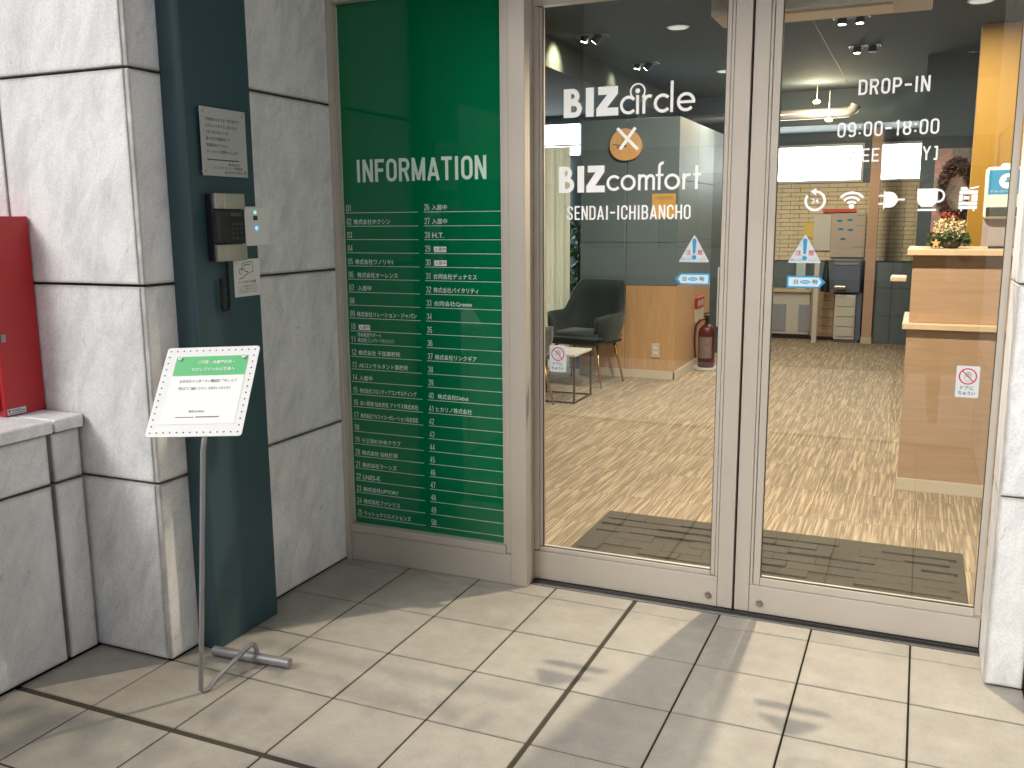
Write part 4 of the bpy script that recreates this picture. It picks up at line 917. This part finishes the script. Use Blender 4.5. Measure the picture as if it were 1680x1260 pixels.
for i in range(420):
    a_ = r9.uniform(0, 6.28); rr = .24*math.sqrt(r9.random()); c_ = Vector((-2.45+rr*math.cos(a_), 6.3+rr*math.sin(a_), r9.uniform(.55, 1.55)))
    U_ = Vector((r9.uniform(-1, 1), r9.uniform(-1, 1), r9.uniform(-1, .6))).normalized(); V_ = U_.orthogonal(); k = r9.uniform(.03, .055)
    pb.bm.faces.new([pb.bm.verts.new(c_+U_*k), pb.bm.verts.new(c_+V_*k*.4), pb.bm.verts.new(c_-U_*k), pb.bm.verts.new(c_-V_*k*.4)])
stuff(pb.make("foliage", M("bright_leaf", (.06, .16, .04), .6, noise=.5, nscale=20), pn)); B().cyl((-2.45, 6.3, .27), (-2.45, 6.3, 1.4), .012).make("stem", TWIG, pn)
struct(B().box(-3.99, -2.03, 7.03, 7.1, 0, 2.639).make("lobby_wall", INWALL))

# clock, note, outlet, sign, extinguisher -----------------------------------------------------------
ck = thing("wall_clock", "round pale wood clock on the grey partition", "clock", (-1.583, YW, 2.14))
pts = []
for i in range(36):
    a_ = 2*math.pi*i/36; rr = .146*(1+.035*math.cos(2*a_+.6)+.03*math.cos(3*a_+1.2)); pts.append((-1.583+rr*math.cos(a_), 2.14+rr*math.sin(a_)))
B().prism(pts, YW-.030, YW-.001, 'y').make("face", CLOCKW, ck)
Art((-1.583, YW-.030, 2.13), h=.003).line([(0.012, -.003), (-.118, .016)], .006).make("minute_hand", BLACKP, ck)
Art((-1.583, YW-.030, 2.13), h=.005).line([(0.010, .0), (-.085, -.012)], .006).line([(.0, -.01), (-.03, .07)], .003).make("hour_hand", BLACKP, ck)
B().cyl((-1.583, YW-.038, 2.13), (-1.583, YW-.030, 2.13), .010).make("hub", BLACK, ck)
no = thing("amber_note", "square amber paper notice on the grey partition below the clock", "notice", (-1.224, YW, 1.59))
B().box(-1.333, -1.115, YW-.003, YW-.0004, 1.487, 1.700).make("paper", AMBER, no)
Art((0, YW-.003, 0), h=.001).rect(-1.31, 1.668, -1.14, 1.672).rect(-1.31, 1.652, -1.14, 1.655).make("print", GREYP, no)
ot = thing("wall_outlet", "cream double wall outlet low on the oak partition", "outlet", (-1.273, YW, .268))
B().box(-1.312, -1.234, YW-.012, YW-.0045, .203, .334, .003).make("plate", SKIRT, ot)
for z in (.245, .29): B().box(-1.292, -1.254, YW-.0155, YW-.0122, z-.014, z+.014, .002).make("socket", WHITE, ot)
es = thing("extinguisher_sign", "red and cream sign plate above the fire extinguisher", "sign", (-1.09, 6.09, .58))
B().box(-1.0904, -1.070, 5.92, 6.26, .588, .700, .002).make("red_plate", RED, es); B().box(-1.0904, -1.072, 5.92, 6.26, .452, .586, .002).make("cream_plate", SKIRT, es)
Art((-1.070, 0, 0), (0, 1, 0), (0, 0, 1), .001).text("消火器", 5.96, .612, .26, .065, off=.01).make("lettering", WHITEV, es)
ex = thing("fire_extinguisher", "red fire extinguisher in a white floor ring against the partition side", "fire extinguisher", (-.955, 5.88, 0))
B().lathe([(.078, .025), (.082, .035), (.082, .36), (.075, .40), (.05, .435), (.026, .45), (.022, .475)], (-.955, 5.88, 0)).make("cylinder", M("dark_red_enamel", (.085, .008, .009), .3), ex, True)
B().box(-1.012, -.99, 5.80, 5.82, .0, .0).make("x", WHITE, ex) if False else None
lab = B()
for i in range(11):
    a0, a1 = R_(-150+i*10), R_(-140+i*10)
    f4 = [lab.bm.verts.new((-.955+.0832*math.cos(t), 5.88+.0832*math.sin(t), z)) for t, z in ((a0, .12), (a1, .12), (a1, .33), (a0, .33))]; lab.bm.faces.new(f4)
lab.make("label", M("faded_label", (.22, .17, .16), .5, noise=.6, nscale=60), ex)
B().cyl((-.955, 5.88, .475), (-.955, 5.88, .525), .02).box(-.975, -.935, 5.80, 5.95, .525, .54, .003).box(-.97, -.94, 5.77, 5.90, .555, .568, .003).make("valve_handle", BLACK, ex)
hp = [Vector((-.975, 5.87, .50)), Vector((-1.02, 5.85, .49)), Vector((-1.055, 5.83, .43)), Vector((-1.062, 5.82, .33)), Vector((-1.055, 5.81, .22)), Vector((-1.045, 5.81, .12))]
B().tube(hp, .011, 8).make("hose", M("dark_red_hose", (.08, .012, .012), .5), ex, True)
B().lathe([(.105, .003), (.115, .006), (.115, .030), (.108, .030), (.1, .010)], (-.955, 5.88, 0)).make("floor_ring", WHITE, ex, True)
wf = thing("white_frame", "thin white frame on the dark wall beyond the fire extinguisher", "frame", (-1.07, 7.4, .6))
B().box(-1.0915, -1.05, 7.02, 7.07, .30, .95).box(-1.0915, -1.05, 7.0705, 7.9, .90, .95).make("frame_rail", WHITE, wf)  # just two white frame rails, not a case

# ================================================================== chairs
def chair(loc, rz, label):
    c = thing("armchair", label, "armchair", loc, "green velvet armchairs"); c.rotation_euler = (0, 0, rz)
    def add(b, nm, m_, sm=True):
        bmesh.ops.recalc_face_normals(b.bm, faces=list(b.bm.faces)); me = bpy.data.meshes.new(nm); b.bm.to_mesh(me); b.bm.free(); me.materials.append(m_)
        if sm:
            for p in me.polygons: p.use_smooth = True
        o = bpy.data.objects.new(nm, me); col.objects.link(o); o.parent = c; return o
    # wrap-around shell, open towards -y
    b = B(); N = 40; K = 7; th = .045; grid = []
    for i in range(N+1):
        t = i/N; a_ = R_(-55+290*t)     # from front right round the back to front left
        ca, sa = math.cos(a_), math.sin(a_); ex_ = .62
        px_ = math.copysign(abs(ca)**ex_, ca); py_ = math.copysign(abs(sa)**ex_, sa)
        back = max(0.0, min(1.0, (py_-.50)/.42)); back = back*back*(3-2*back)
        fr_ = max(0.0, min(1.0, (-.55-py_)/.35))
        top = .640+.270*back-.03*fr_
        ring = []
        for side in (0, 1):
            for k in range(K+1):
                u_ = k/K if side == 0 else 1-k/K
                z = .40+(top-.40)*u_
                fl = .86+.14*min(1, u_*1.6)+.06*back*u_
                rx = (.325-.03*back*u_)*fl-(th if side else 0)*(.8 if 0 < u_ < 1 else .35); ry = .285*fl-(th if side else 0)*(.8 if 0 < u_ < 1 else .35)
                ring.append(b.bm.verts.new((px_*rx, py_*ry+.02*back+.045*back*u_, z+(.012 if 0.98 < u_ else 0)*(1 if side == 0 else 1))))
        grid.append(ring)
    n2 = len(grid[0])
    for i in range(N):
        for k in range(n2): b.bm.faces.new((grid[i][k], grid[i+1][k], grid[i+1][(k+1) % n2], grid[i][(k+1) % n2]))
    b.bm.faces.new(grid[0]); b.bm.faces.new(grid[-1][::-1])
    add(b, "back_shell", VELVET)
    b = B()
    t = bmesh.new(); bmesh.ops.create_cube(t, size=1)
    for v_ in t.verts: v_.co = Vector((v_.co.x*.54, v_.co.y*.50-.02, .435+v_.co.z*.085))
    bmesh.ops.bevel(t, geom=list(t.edges), offset=.032, segments=4, affect='EDGES'); b._join(t); add(b, "seat", VELVET)
    b = B().box(-.26, .26, -.24, .22, .375, .405, .01); add(b, "seat_base", VELVET, False)
    for sx, sy in ((-1, -1), (1, -1), (-1, 1), (1, 1)):
        b = B().cyl((sx*.20, sy*.17, .38), (sx*.275, sy*.225, 0.002), .015, .008, 12); add(b, "leg", BRASS)
    return c
chair((-1.815, 4.72, 0), R_(-9), "dark green velvet armchair with brass legs against the oak partition")
chair((-2.02, 3.46, 0), R_(168), "dark green armchair half hidden at the left door edge, nearer than the side table")

tb = thing("side_table", "small square marble topped side table with a thin bronze frame between the armchairs", "side table", (-1.76, 3.93, 0))
tx0, tx1, ty0, ty1 = -1.975, -1.557, 3.715, 4.140
B().box(tx0, tx1, ty0, ty1, .385, .405, .003).make("tabletop", WMARB, tb)
q = .0075
for x in (tx0+q, tx1-q):
    for y in (ty0+q, ty1-q): B().box(x-q, x+q, y-q, y+q, .0025, .384).make("leg", DBRASS, tb)
f_ = B()
for y in (ty0+q, ty1-q): f_.box(tx0+2.1*q, tx1-2.1*q, y-q*.9, y+q*.9, .004, .016)
for x in (tx0+q, tx1-q): f_.box(x-q*.9, x+q*.9, ty0+2.1*q, ty1-2.1*q, .004, .016)
f_.make("base_frame", DBRASS, tb)

# ================================================================== entrance mat
mt_ = thing("entrance_mat", "grey brown ribbed entrance mat just inside the glass doors", "door mat", (.38, .7, 0))
B().box(-.436, 1.190, .262, 1.135, .0025, .0085, .002).make("backing", MATM, mt_)
rb_ = B(); rr = 0; y = .30
while y < 1.09:
    x = -.40 - (.09 if rr % 2 else 0) + random.uniform(-.02, .02)
    while x < 1.16:
        xa, xb_ = max(x, -.405), min(x+.1775, 1.16)
        if xb_-xa > .03 and random.random() < .93:
            t = bmesh.new(); bmesh.ops.create_cube(t, size=1)
            tilt = random.uniform(.0, 1)**1.5
            for v_ in t.verts: v_.co = Vector(((xa+xb_)/2+v_.co.x*(xb_-xa), y+.040+v_.co.y*.0875, .0085+(v_.co.z+.5)*(.004+.012*tilt*(.5-v_.co.y))))
            rb_._join(t)
        x += .18
    y += .088; rr += 1
stuff(rb_.make("tread_block", MATM, mt_))

# ================================================================== reception desk and things on it
dk = thing("reception_desk", "pale oak reception desk with a raised cream counter behind the right door", "reception desk", (1.4, 2.3, 0))
B().box(.900, 2.19, 2.150, 2.70, .92, 1.272, .001).make("upper_body", WOODD, dk, origin=(1.5, 2.4, 1.1))
B().box(.893, 1.70, 2.112, 2.75, .072, .884, .001).make("lower_body", WOODD, dk, origin=(1.2, 2.4, .5)); B().box(1.7035, 2.19, 2.112, 2.75, .072, .884, .001).make("lower_body", WOODD, dk, origin=(1.9, 2.4, .5))
B().box(.890, 2.19, 2.104, 2.75, .0025, .070, .001).make("skirting", SKIRT, dk)
B().box(.870, 2.19, 2.085, 2.76, .886, .918, .003).make("ledge", TOPW, dk)
B().box(.872, 2.19, 2.100, 2.74, 1.274, 1.306, .003).make("countertop", TOPW, dk)
B().box(.78, .868, 2.7, 2.95, 1.10, 1.125, .003).make("side_shelf", TOPW, dk)
ds = thing("sanitizer_dispenser", "white hand sanitizer dispenser with a blue sign standing on the desk", "dispenser", (1.30, 2.32, 1.307))
B().box(1.26, 1.40, 2.30, 2.36, 1.308, 1.318, .002).make("base", BLACK, ds)
B().box(1.225, 1.405, 2.318, 2.345, 1.3185, 1.46).make("stem", M("frosted_grey", (.33, .30, .31), .5), ds)
B().box(1.222, 1.42, 2.27, 2.35, 1.4605, 1.725, .012).make("body", WHITE, ds); B().ball((1.315, 2.31, 1.727), .03, (1, .6, .6)).make("cap", WHITE, ds, True)
B().box(1.232, 1.41, 2.262, 2.2705, 1.475, 1.52, .003).make("nozzle_window", LCD, ds)
Art((0, 2.27, 0), h=.0008).rect(1.236, 1.585, 1.412, 1.708).make("blue_label", BLUEP, ds)
Art((0, 2.27, 0), h=.0014).disc(1.322, 1.652, .038, 24).make("label_disc", WHITEV, ds)
Art((0, 2.27, 0), h=.0018).text("アルコール消毒", 1.245, 1.595, .15, .012).make("label_lettering", WHITEV, ds)
Art((0, 2.27, 0), h=.0022).rect(1.308, 1.645, 1.336, 1.655).rect(1.316, 1.655, 1.328, 1.672).make("label_symbol", BLUEP, ds)
fl = thing("flower_arrangement", "small arrangement of cream flowers and red berries on the desk corner", "flowers", (1.07, 2.30, 1.307))
B().lathe([(.030, 0), (.045, .012), (.052, .05), (.046, .055)], (1.08, 2.30, 1.307), 16).make("pot", TWIG, fl, True)
lf = B(); rng = random.Random(3)
def petals(bm, n, spread, zc, size, hz):
    for i in range(n):
        a_ = rng.uniform(0, 2*math.pi); rr = spread*math.sqrt(rng.random()); c_ = Vector((1.07+rr*math.cos(a_), 2.30+rr*.7*math.sin(a_), zc+rng.uniform(-hz, hz)*(1-rr/spread*.5)))
        U_ = Vector((rng.uniform(-1, 1), rng.uniform(-1, 1), rng.uniform(-1, 1))).normalized(); V_ = U_.orthogonal().normalized(); k = size*rng.uniform(.6, 1.2)
        f4 = [bm.verts.new(c_+U_*k), bm.verts.new(c_+V_*k*.55), bm.verts.new(c_-U_*k), bm.verts.new(c_-V_*k*.55)]; bm.faces.new(f4)
petals(lf.bm, 260, .105, 1.355, .018, .055); stuff(lf.make("leaf_cluster", LEAF, fl))
lf = B(); petals(lf.bm, 320, .080, 1.410, .010, .075); stuff(lf.make("petal_cluster", PETAL, fl))
lf = B()
for i in range(26): lf.ball((1.06+rng.uniform(-.04, .05), 2.31+rng.uniform(-.03, .03), 1.475+rng.uniform(-.014, .02)), .006, n=6)
stuff(lf.make("berry_cluster", PETALR, fl))
sr = []
for i in range(10): rr = .026 if i % 2 == 0 else .011; sr.append((1.005+rr*math.sin(i*math.pi/5), 1.335+rr*math.cos(i*math.pi/5)))
B().prism(sr, 2.215, 2.222, 'y').make("star_ornament", M("orange_star", (.75, .40, .15), .5), fl)
# wall behind the desk
dw = thing("slate_wall", "dark slate wall behind the desk carrying the floral picture", "wall", (1.3, 5.0, 0))
B().box(.885, 2.19, 6.05, 6.2, 0, 2.878).make("wall_face", INDARK, dw)
mu = thing("floral_picture", "tall pink floral picture on the slate wall behind the flowers", "picture", (1.15, 6.0, 1.2))
B().box(1.000, 1.60, 6.02, 6.048, .35, 2.07).make("print", MURAL, mu, origin=(1.2, 6.03, 1.2))
wr = thing("twig_wreath", "oval brown twig wreath hung on the floral picture", "wreath", (1.185, 6.0, 1.7))
wb = B()
for k in range(10):
    pts = []; ph = rng.uniform(0, 6.28)
    for i in range(40):
        a_ = 2*math.pi*i/40; rr = 1+.10*math.sin(3*a_+ph)+rng.uniform(-.04, .04); pts.append((1.185+.125*rr*math.cos(a_), 5.985+.015*math.cos(2*a_+ph), 1.70+.235*rr*math.sin(a_)))
    wb.tube(pts, .009, 5, True)
wb.make("twig_ring", TWIG, wr); wb = B()
for i in range(900):
    a_ = rng.uniform(0, 6.28); rr = 1+rng.uniform(-.30, .25); c_ = Vector((1.185+.125*rr*math.cos(a_), 5.975+rng.uniform(-.03, .02), 1.70+.235*rr*math.sin(a_)))
    U_ = Vector((rng.uniform(-1, 1), rng.uniform(-1, 1), rng.uniform(-1, 1))).normalized(); V_ = U_.orthogonal(); k = .021
    wb.bm.faces.new([wb.bm.verts.new(c_+U_*k), wb.bm.verts.new(c_+V_*k*.4), wb.bm.verts.new(c_-U_*k), wb.bm.verts.new(c_-V_*k*.4)])
stuff(wb.make("dried_leaf_cluster", M("dried_leaves", (.16, .085, .055), .8, noise=.8, nscale=30), wr))
yl = thing("mustard_wall", "mustard yellow painted wall at the right behind the desk", "wall", (1.6, 4.8, 0))
B().box(1.248, 2.19, 4.80, 4.95, 0, 2.878).make("wall_face", YELLOW, yl); B().box(1.36, 1.42, 4.785, 4.7995, 1.2, 2.1).make("door_edge", YELLOW, yl)

# far furniture ------------------------------------------------------------------------------------
fc = thing("white_base_cabinet", "white base cabinet with a counter at the far left of the rear wall", "cabinet", (-.6, 8.6, 0))
B().box(-1.6, -.272, 8.62, 8.92, .06, .575, .003).make("body", APPL, fc); B().box(-1.6, -.272, 8.65, 8.92, .0025, .058).make("plinth", BLACK, fc); B().box(-1.62, -.262, 8.58, 8.93, .58, .61, .002).make("countertop", TOPW, fc)
for x in (-.72, -.40): B().box(x, x+.17, 8.606, 8.6195, .10, .43, .002).make("door_panel", M("pale_grey_panel", (.33, .35, .42), .4) if x < -.6 else bpy.data.materials["pale_grey_panel"], fc)
dc = thing("drawer_chest", "oak drawer chest with metal handles against the rear wall", "drawers", (-.13, 8.6, 0))
B().box(-.262, .02, 8.60, 8.92, .05, .60, .002).make("body", WOODD, dc); B().box(-.262, .02, 8.62, 8.92, .0025, .048).make("plinth", BLACK, dc)
for i in range(5): B().box(-.15, .008, 8.588, 8.5995, .085+i*.102, .175+i*.102, .001).make("drawer", WOODD, dc); B().box(-.12, -.02, 8.575, 8.5875, .160+i*.102, .168+i*.102).make("handle", STEEL, dc)
wm = thing("copier", "white and blue-grey office copier in front of the rear wall", "copier", (.14, 8.5, 0))
B().box(.03, .262, 8.45, 8.90, .04, .575, .004).make("body", APPL, wm); B().box(.03, .30, 8.47, 8.90, .0025, .038).box(.2635, .325, 8.48, 8.9, .04, .60).make("plinth", APPB, wm)
B().box(.0, .30, 8.44, 8.90, .60, .985, .01).make("scanner_unit", APPB, wm); B().box(-.0, .27, 8.43, 8.439, .93, .955).make("panel_edge", STEEL, wm)
for i in range(4): B().box(.05, .245, 8.438, 8.4495, .08+i*.12, .185+i*.12, .002).make("paper_tray", APPL, wm)
B().cyl((.02, 8.40, .665), (.14, 8.40, .665), .025).make("paper_roll", STEEL, wm, True)
cn_ = thing("black_cone_stand", "tall black tapered stand in front of the oak drawers", "stand", (-.12, 8.2, 0))
B().cyl((-.085, 8.40, .6105), (-.085, 8.40, .98), .055, .02, 12).make("cone", BLACK, cn_, True)
wp = thing("white_board_post", "narrow white panel standing before the drawer chest", "panel", (-.2, 8.3, 0))
B().box(-.205, -.150, 8.28, 8.30, .0025, .98, .002).make("panel", APPL, wp)
po = thing("yellow_poster", "yellow and white paper posters on the brick wall above the cabinet", "poster", (-.4, 8.92, 1.2))
B().box(-.42, -.30, 8.915, 8.925, 1.24, 1.42).make("sheet", YPOST, po); B().box(-.30, -.10, 8.905, 8.914, 1.08, 1.52).make("sheet", WHITE, po)
wbd = thing("whiteboard", "white schedule board with a red heading strip on the brick wall", "whiteboard", (.1, 8.9, 1.2))
B().box(-.095, .30, 8.89, 8.90, 1.00, 1.53, .002).make("board", M("board_face", (.58, .50, .44), .5), wbd); B().box(-.20, .18, 8.875, 8.889, 1.548, 1.585).make("red_strip", M("coral_red", (.75, .12, .08), .5), wbd)
a = Art((0, 8.89, 0), h=.002)
for (x, z) in ((-.02, 1.44), (.10, 1.45), (.0, 1.34), (.11, 1.33), (.03, 1.22)): a.disc(x+.02, z, .035, 12, ry=.014)
a.rect(.20, 1.50, .29, 1.506).rect(.20, 1.38, .29, 1.385).rect(.18, 1.12, .29, 1.126); a.make("print", BLUEP, wbd)
cb = thing("blue_bottle", "light blue carton standing on the white base cabinet", "carton", (-.4, 8.7, .61))
B().box(-.46, -.35, 8.68, 8.75, .6105, 1.15, .004).make("carton_body", LBLUE, cb)
pp = thing("pink_post", "pinkish beige square post between the copier and the grey wall", "post", (.4, 8.5, 0))
B().box(.345, .455, 8.45, 8.56, .0025, 2.495, .002).make("shaft", PINKW, pp); B().box(.34, .46, 8.445, 8.565, .0024, .08).make("foot", SKIRT, pp)
gw = thing("grey_low_screen", "grey low screen wall right of the pink post", "screen", (.65, 8.5, 0))
for (a_, b_) in ((.462, .645), (.649, .86)):
    for (c_, d_) in ((.0025, .33), (.333, .66), (.663, .955)): B().box(a_, b_, 8.5, 8.55, c_, d_, .001).make("screen_panel", INWALL, gw)
hb = thing("ceiling_duct", "silver rounded air duct hanging below the ceiling near the rear windows", "duct", (-.3, 7.6, 2.6))
pts = [(-1.6+0*i, 7.6, 2.585) for i in range(1)]+[(-1.2, 7.6, 2.585), (-.4, 7.6, 2.585), (.05, 7.6, 2.585), (.13, 7.6, 2.59), (.18, 7.6, 2.615), (.20, 7.6, 2.66)]
B().tube(pts, .055, 16).make("duct_pipe", M("silver_duct", (.55, .54, .56), .28, metal=.8), hb, True)
for (x, z) in ((-.18, 2.69), (-.05, 2.50)):
    lt = thing("warm_bulb", "glowing warm bulb " + ("above" if z > 2.6 else "below") + " the silver ceiling duct", "light bulb", (x, 7.45, z), "warm bulbs by the duct")
    pl_ = bpy.data.lights.new('glow', 'POINT'); pl_.energy = 18; pl_.color = (1, .78, .5); pl_.shadow_soft_size = .04; po_ = bpy.data.objects.new('glow', pl_); col.objects.link(po_); po_.parent = lt; po_.location = (0, -.10, -.02)
    B().ball((x, 7.42, z), .032, (1.2, 1, .6), 12).make("globe", WARMB, lt, True)
    B().cyl((x, 7.42, z+.015), (x, 7.42, min(2.878, z+.3)), .004, n=6).make("stem", GREYSTEEL, lt)
for (x0_, x1_, z_) in ((.362, .40, 2.62), (.86, .92, 2.56)):
    pass

# door operator cover inside the header
oc = thing("door_operator_cover", "beige door operator box inside the top of the right door", "door operator", (.6, .3, 2.2))
B().box(.20, .92, .245, .46, 2.176, 2.34, .004).make("cover", M("beige_cover", (.55, .48, .40), .5), oc); B().box(.30, .80, .27, .40, 2.168, 2.1755, .002).make("sensor_strip", TOPW, oc)

# ================================================================== ceiling lamps
def area(name, loc, size, power, color, parent, spot=None, aim=None, blend=.6):
    ld = bpy.data.lights.new(name, 'SPOT' if spot else 'AREA')
    ld.energy = power; ld.color = color
    if spot: ld.spot_size = R_(spot); ld.spot_blend = blend; ld.shadow_soft_size = size
    else: ld.shape = 'DISK'; ld.size = size
    o = bpy.data.objects.new(name, ld); col.objects.link(o); o.parent = parent; o.location = Vector(loc)-parent.location
    if aim is not None: o.rotation_euler = (Vector(aim)-Vector(loc)).to_track_quat('-Z', 'Y').to_euler()
    return o
WARM = (1.0, .87, .70)
P_ROUND, P_KEY, P_SPOT, P_SCAL = 26, 375, 38, 75
def downlight(x, y, label, power=P_ROUND, extra=False):
    d = thing("round_downlight", label, "ceiling light", (x, y, 2.88), "round recessed ceiling lights")
    B().lathe([(.085, -.004), (.085, 0), (.072, .0), (.072, -.002)], (x, y, 2.879), 24).make("trim_ring", WHITE, d, True)
    B().lathe([(.070, -.010), (.071, -.004), (.04, -.003)], (x, y, 2.879), 24).make("cover", DIFF, d, True)
    if power: area("lamp", (x, y, 2.862), .14, power, WARM, d)
    return d
downlight(-.824, 3.90, "round white ceiling light above the left door's view, nearer one")
downlight(-.905, 6.14, "round white ceiling light partly behind the centre stiles, farther one")
downlight(1.242, 6.12, "round white ceiling light beside the mustard wall")
downlight(1.195, 3.93, "round white ceiling light cut by the top edge of the right door")
def pair(x, y, label, aimx=0, lit=(1, 1), power=P_SPOT, scal=False):
    d = thing("twin_spotlight", label, "spotlight", (x, y, 2.88), "square recessed twin spotlights")
    f_ = B(); f_.box(x-.125, x+.125, y-.075, y-.068, 2.874, 2.881); f_.box(x-.125, x+.125, y+.068, y+.075, 2.874, 2.881); f_.box(x-.125, x-.118, y-.068, y+.068, 2.874, 2.881); f_.box(x+.118, x+.125, y-.068, y+.068, 2.874, 2.881)
    f_.make("trim_frame", GREYSTEEL, d); B().box(x-.117, x+.117, y-.067, y+.067, 2.877, 2.8795).make("recess", INDARK, d)
    for k, sx in enumerate((-.06, .06)):
        tip = Vector((x+sx+aimx*(.05 if scal or k else 0), y-.0, 2.828)); top = Vector((x+sx, y, 2.880))
        if scal and k == 0: tip = Vector((x+sx-.012, y, 2.835))
        B().cyl(top, tip, .030, .034, 18).make("can", BLACK, d, True)
        if lit[k]: B().cyl(tip, tip+(tip-top).normalized()*.002, .024, .024, 16).make("bulb", LAMPB, d)
    if power: area("lamp", (x, y, 2.82), .03, power, WARM, d, spot=110, aim=(x, y, 0))
    return d
s1 = pair(-1.50, 3.93, "twin spotlight beside the left bulkhead, nearer of the two seen through the left door", -1, scal=True)
s2 = pair(-1.49, 5.37, "twin spotlight beside the left bulkhead, farther of the two seen through the left door", -1, scal=True)
for s_, y in ((s1, 3.88), (s2, 5.36)): area("wall_washer", (-1.575, y, 2.845), .02, P_SCAL, (1.0, .86, .48), s_, spot=80, aim=(-1.84, y+.0, 2.62), blend=1.0)
pair(.378, 4.08, "twin spotlight at the top of the right door, nearer one")
pair(.40, 5.35, "twin spotlight above the drop-in lettering, farther one", lit=(1, 0))
ky = thing("round_downlight", "recessed ceiling light just inside the doors, out of frame above", "ceiling light", (.455, 1.0, 2.88), "round recessed ceiling lights")
B().lathe([(.085, -.004), (.085, 0), (.072, .0), (.072, -.002)], (.455, 1.0, 2.879), 24).make("trim_ring", WHITE, ky, True)
area("lamp", (.455, 1.0, 2.87), .022, P_KEY, (1.0, .80, .60), ky, spot=130, aim=(.5, 1.2, 0), blend=.4)

# ================================================================== street behind the camera (seen as reflections)
ob = thing("opposite_building", "pale concrete building with window bands across the street behind the viewer", "building", (0, -22, 0))
B().box(-14, 16, -30, -22, -.1, 14).make("wall", CONC, ob)
B().box(-14, 16, -21.95, -21.6, 3.4, 4.7).make("white_band", RIBW, ob)
for fz in (.7, 8.2, 11.4):
    for i in range(8): B().box(-13+i*3.6, -10.4+i*3.6, -21.99, -21.9, fz, fz+2.0).make("window", WINDK, ob)
nb = thing("ribbed_building", "dark building with a white ribbed band along the left side street", "building", (-8.2, -14, 0))
B().box(-13, -8.05, -26, -7.5, -.1, 2.4).box(-13, -8.05, -26, -7.5, 3.86, 7.5).make("wall", CONCD, nb); B().box(-12.6, -8.05, -26, -7.5, 2.4, 3.3).make("lower_wall", CONC, nb)
rbm = B(); y = -26.0
while y < -7.6: rbm.box(-8.06, -8.0, y, y+.10, 3.30, 3.86); rbm.box(-8.09, -8.05, y+.10, y+.16, 3.30, 3.86); y += .16
stuff(rbm.make("ribbed_band", RIBW, nb))

# the person taking the picture, seen only as a faint reflection in the doors
pe = thing("person", "person in a navy coat holding up a phone, reflected in the right door", "person", (.96, -3.66, 0))
def skin_mesh(name, verts, edges, mat, parent, sub=1, root=0):
    me = bpy.data.meshes.new(name); me.from_pydata([v_[:3] for v_ in verts], edges, []); o = bpy.data.objects.new(name, me); col.objects.link(o)
    md = o.modifiers.new("s", 'SKIN')
    for i, v_ in enumerate(verts):
        sv = me.skin_vertices[0].data[i]; sv.radius = (v_[3], v_[4] if len(v_) > 4 else v_[3]); sv.use_root = (i == root)
    m2 = o.modifiers.new("d", 'SUBSURF'); m2.levels = sub; m2.render_levels = sub
    dg = bpy.context.evaluated_depsgraph_get(); dg.update(); ne = bpy.data.meshes.new_from_object(o.evaluated_get(dg)); ne.materials.clear(); ne.materials.append(mat)
    for p in ne.polygons: p.use_smooth = True
    bpy.data.objects.remove(o); r_ = bpy.data.objects.new(name, ne); col.objects.link(r_); r_.parent = parent; return r_
V = [(0, 0, .95, .155, .11), (0, 0, 1.15, .13, .10), (0, .01, 1.33, .17, .11), (0, .01, 1.42, .12, .08), (0, .02, 1.50, .05), (0, .03, 1.58, .075, .085), (0, .03, 1.68, .078, .09),
     (.18, .01, 1.38, .055), (.27, .16, 1.18, .045), (.13, .36, 1.37, .034), (-.18, .01, 1.38, .055), (-.27, .16, 1.18, .045), (-.13, .36, 1.37, .034),
     (.10, 0, .86, .095), (.11, .02, .48, .06), (.12, 0, .10, .042), (.13, .12, .035, .035), (-.10, 0, .86, .095), (-.11, .02, .48, .06), (-.12, 0, .10, .042), (-.13, .12, .035, .035)]
Ed = [(0, 1), (1, 2), (2, 3), (3, 4), (4, 5), (5, 6), (2, 7), (7, 8), (8, 9), (2, 10), (10, 11), (11, 12), (0, 13), (13, 14), (14, 15), (15, 16), (0, 17), (17, 18), (18, 19), (19, 20)]
skin_mesh("body", V, Ed, CLOTH, pe, 2)
fc_ = B(); fc_.ball((.96, -3.60, 1.615), .088, (.82, .95, 1.22), 18); fc_.ball((.96, -3.505, 1.60), .014, (.8, 1, 1.4), 8); fc_.make("face", SKIN, pe, True)
hr = B(); hr.ball((.96, -3.635, 1.65), .098, (.88, .95, 1.15), 18); hr.make("hair", HAIR, pe, True)
for sx in (-1, 1):
    hx = sx*.095
    hv = [(sx*.13, .36, 1.37, .030), (sx*.105, .40, 1.40, .026, .018)]; he = [(0, 1)]
    for k in range(4): b0 = len(hv); hv += [(sx*(.098-.004*k), .415, 1.385+k*.021, .0095), (sx*(.080), .432, 1.385+k*.021, .0085), (sx*.062, .425, 1.387+k*.021, .0075)]; he += [(1, b0), (b0, b0+1), (b0+1, b0+2)]
    b0 = len(hv); hv += [(sx*.085, .40, 1.44, .0105), (sx*.062, .405, 1.452, .009)]; he += [(1, b0), (b0, b0+1)]
    skin_mesh("hand", hv, he, SKIN, pe, 1)
ph = thing("phone", "black phone held up by the person behind the viewpoint", "phone", (.939, -3.232, 1.44))
B().box(.865, 1.013, -3.238, -3.229, 1.398, 1.472, .003).make("phone_body", BLACK, ph)
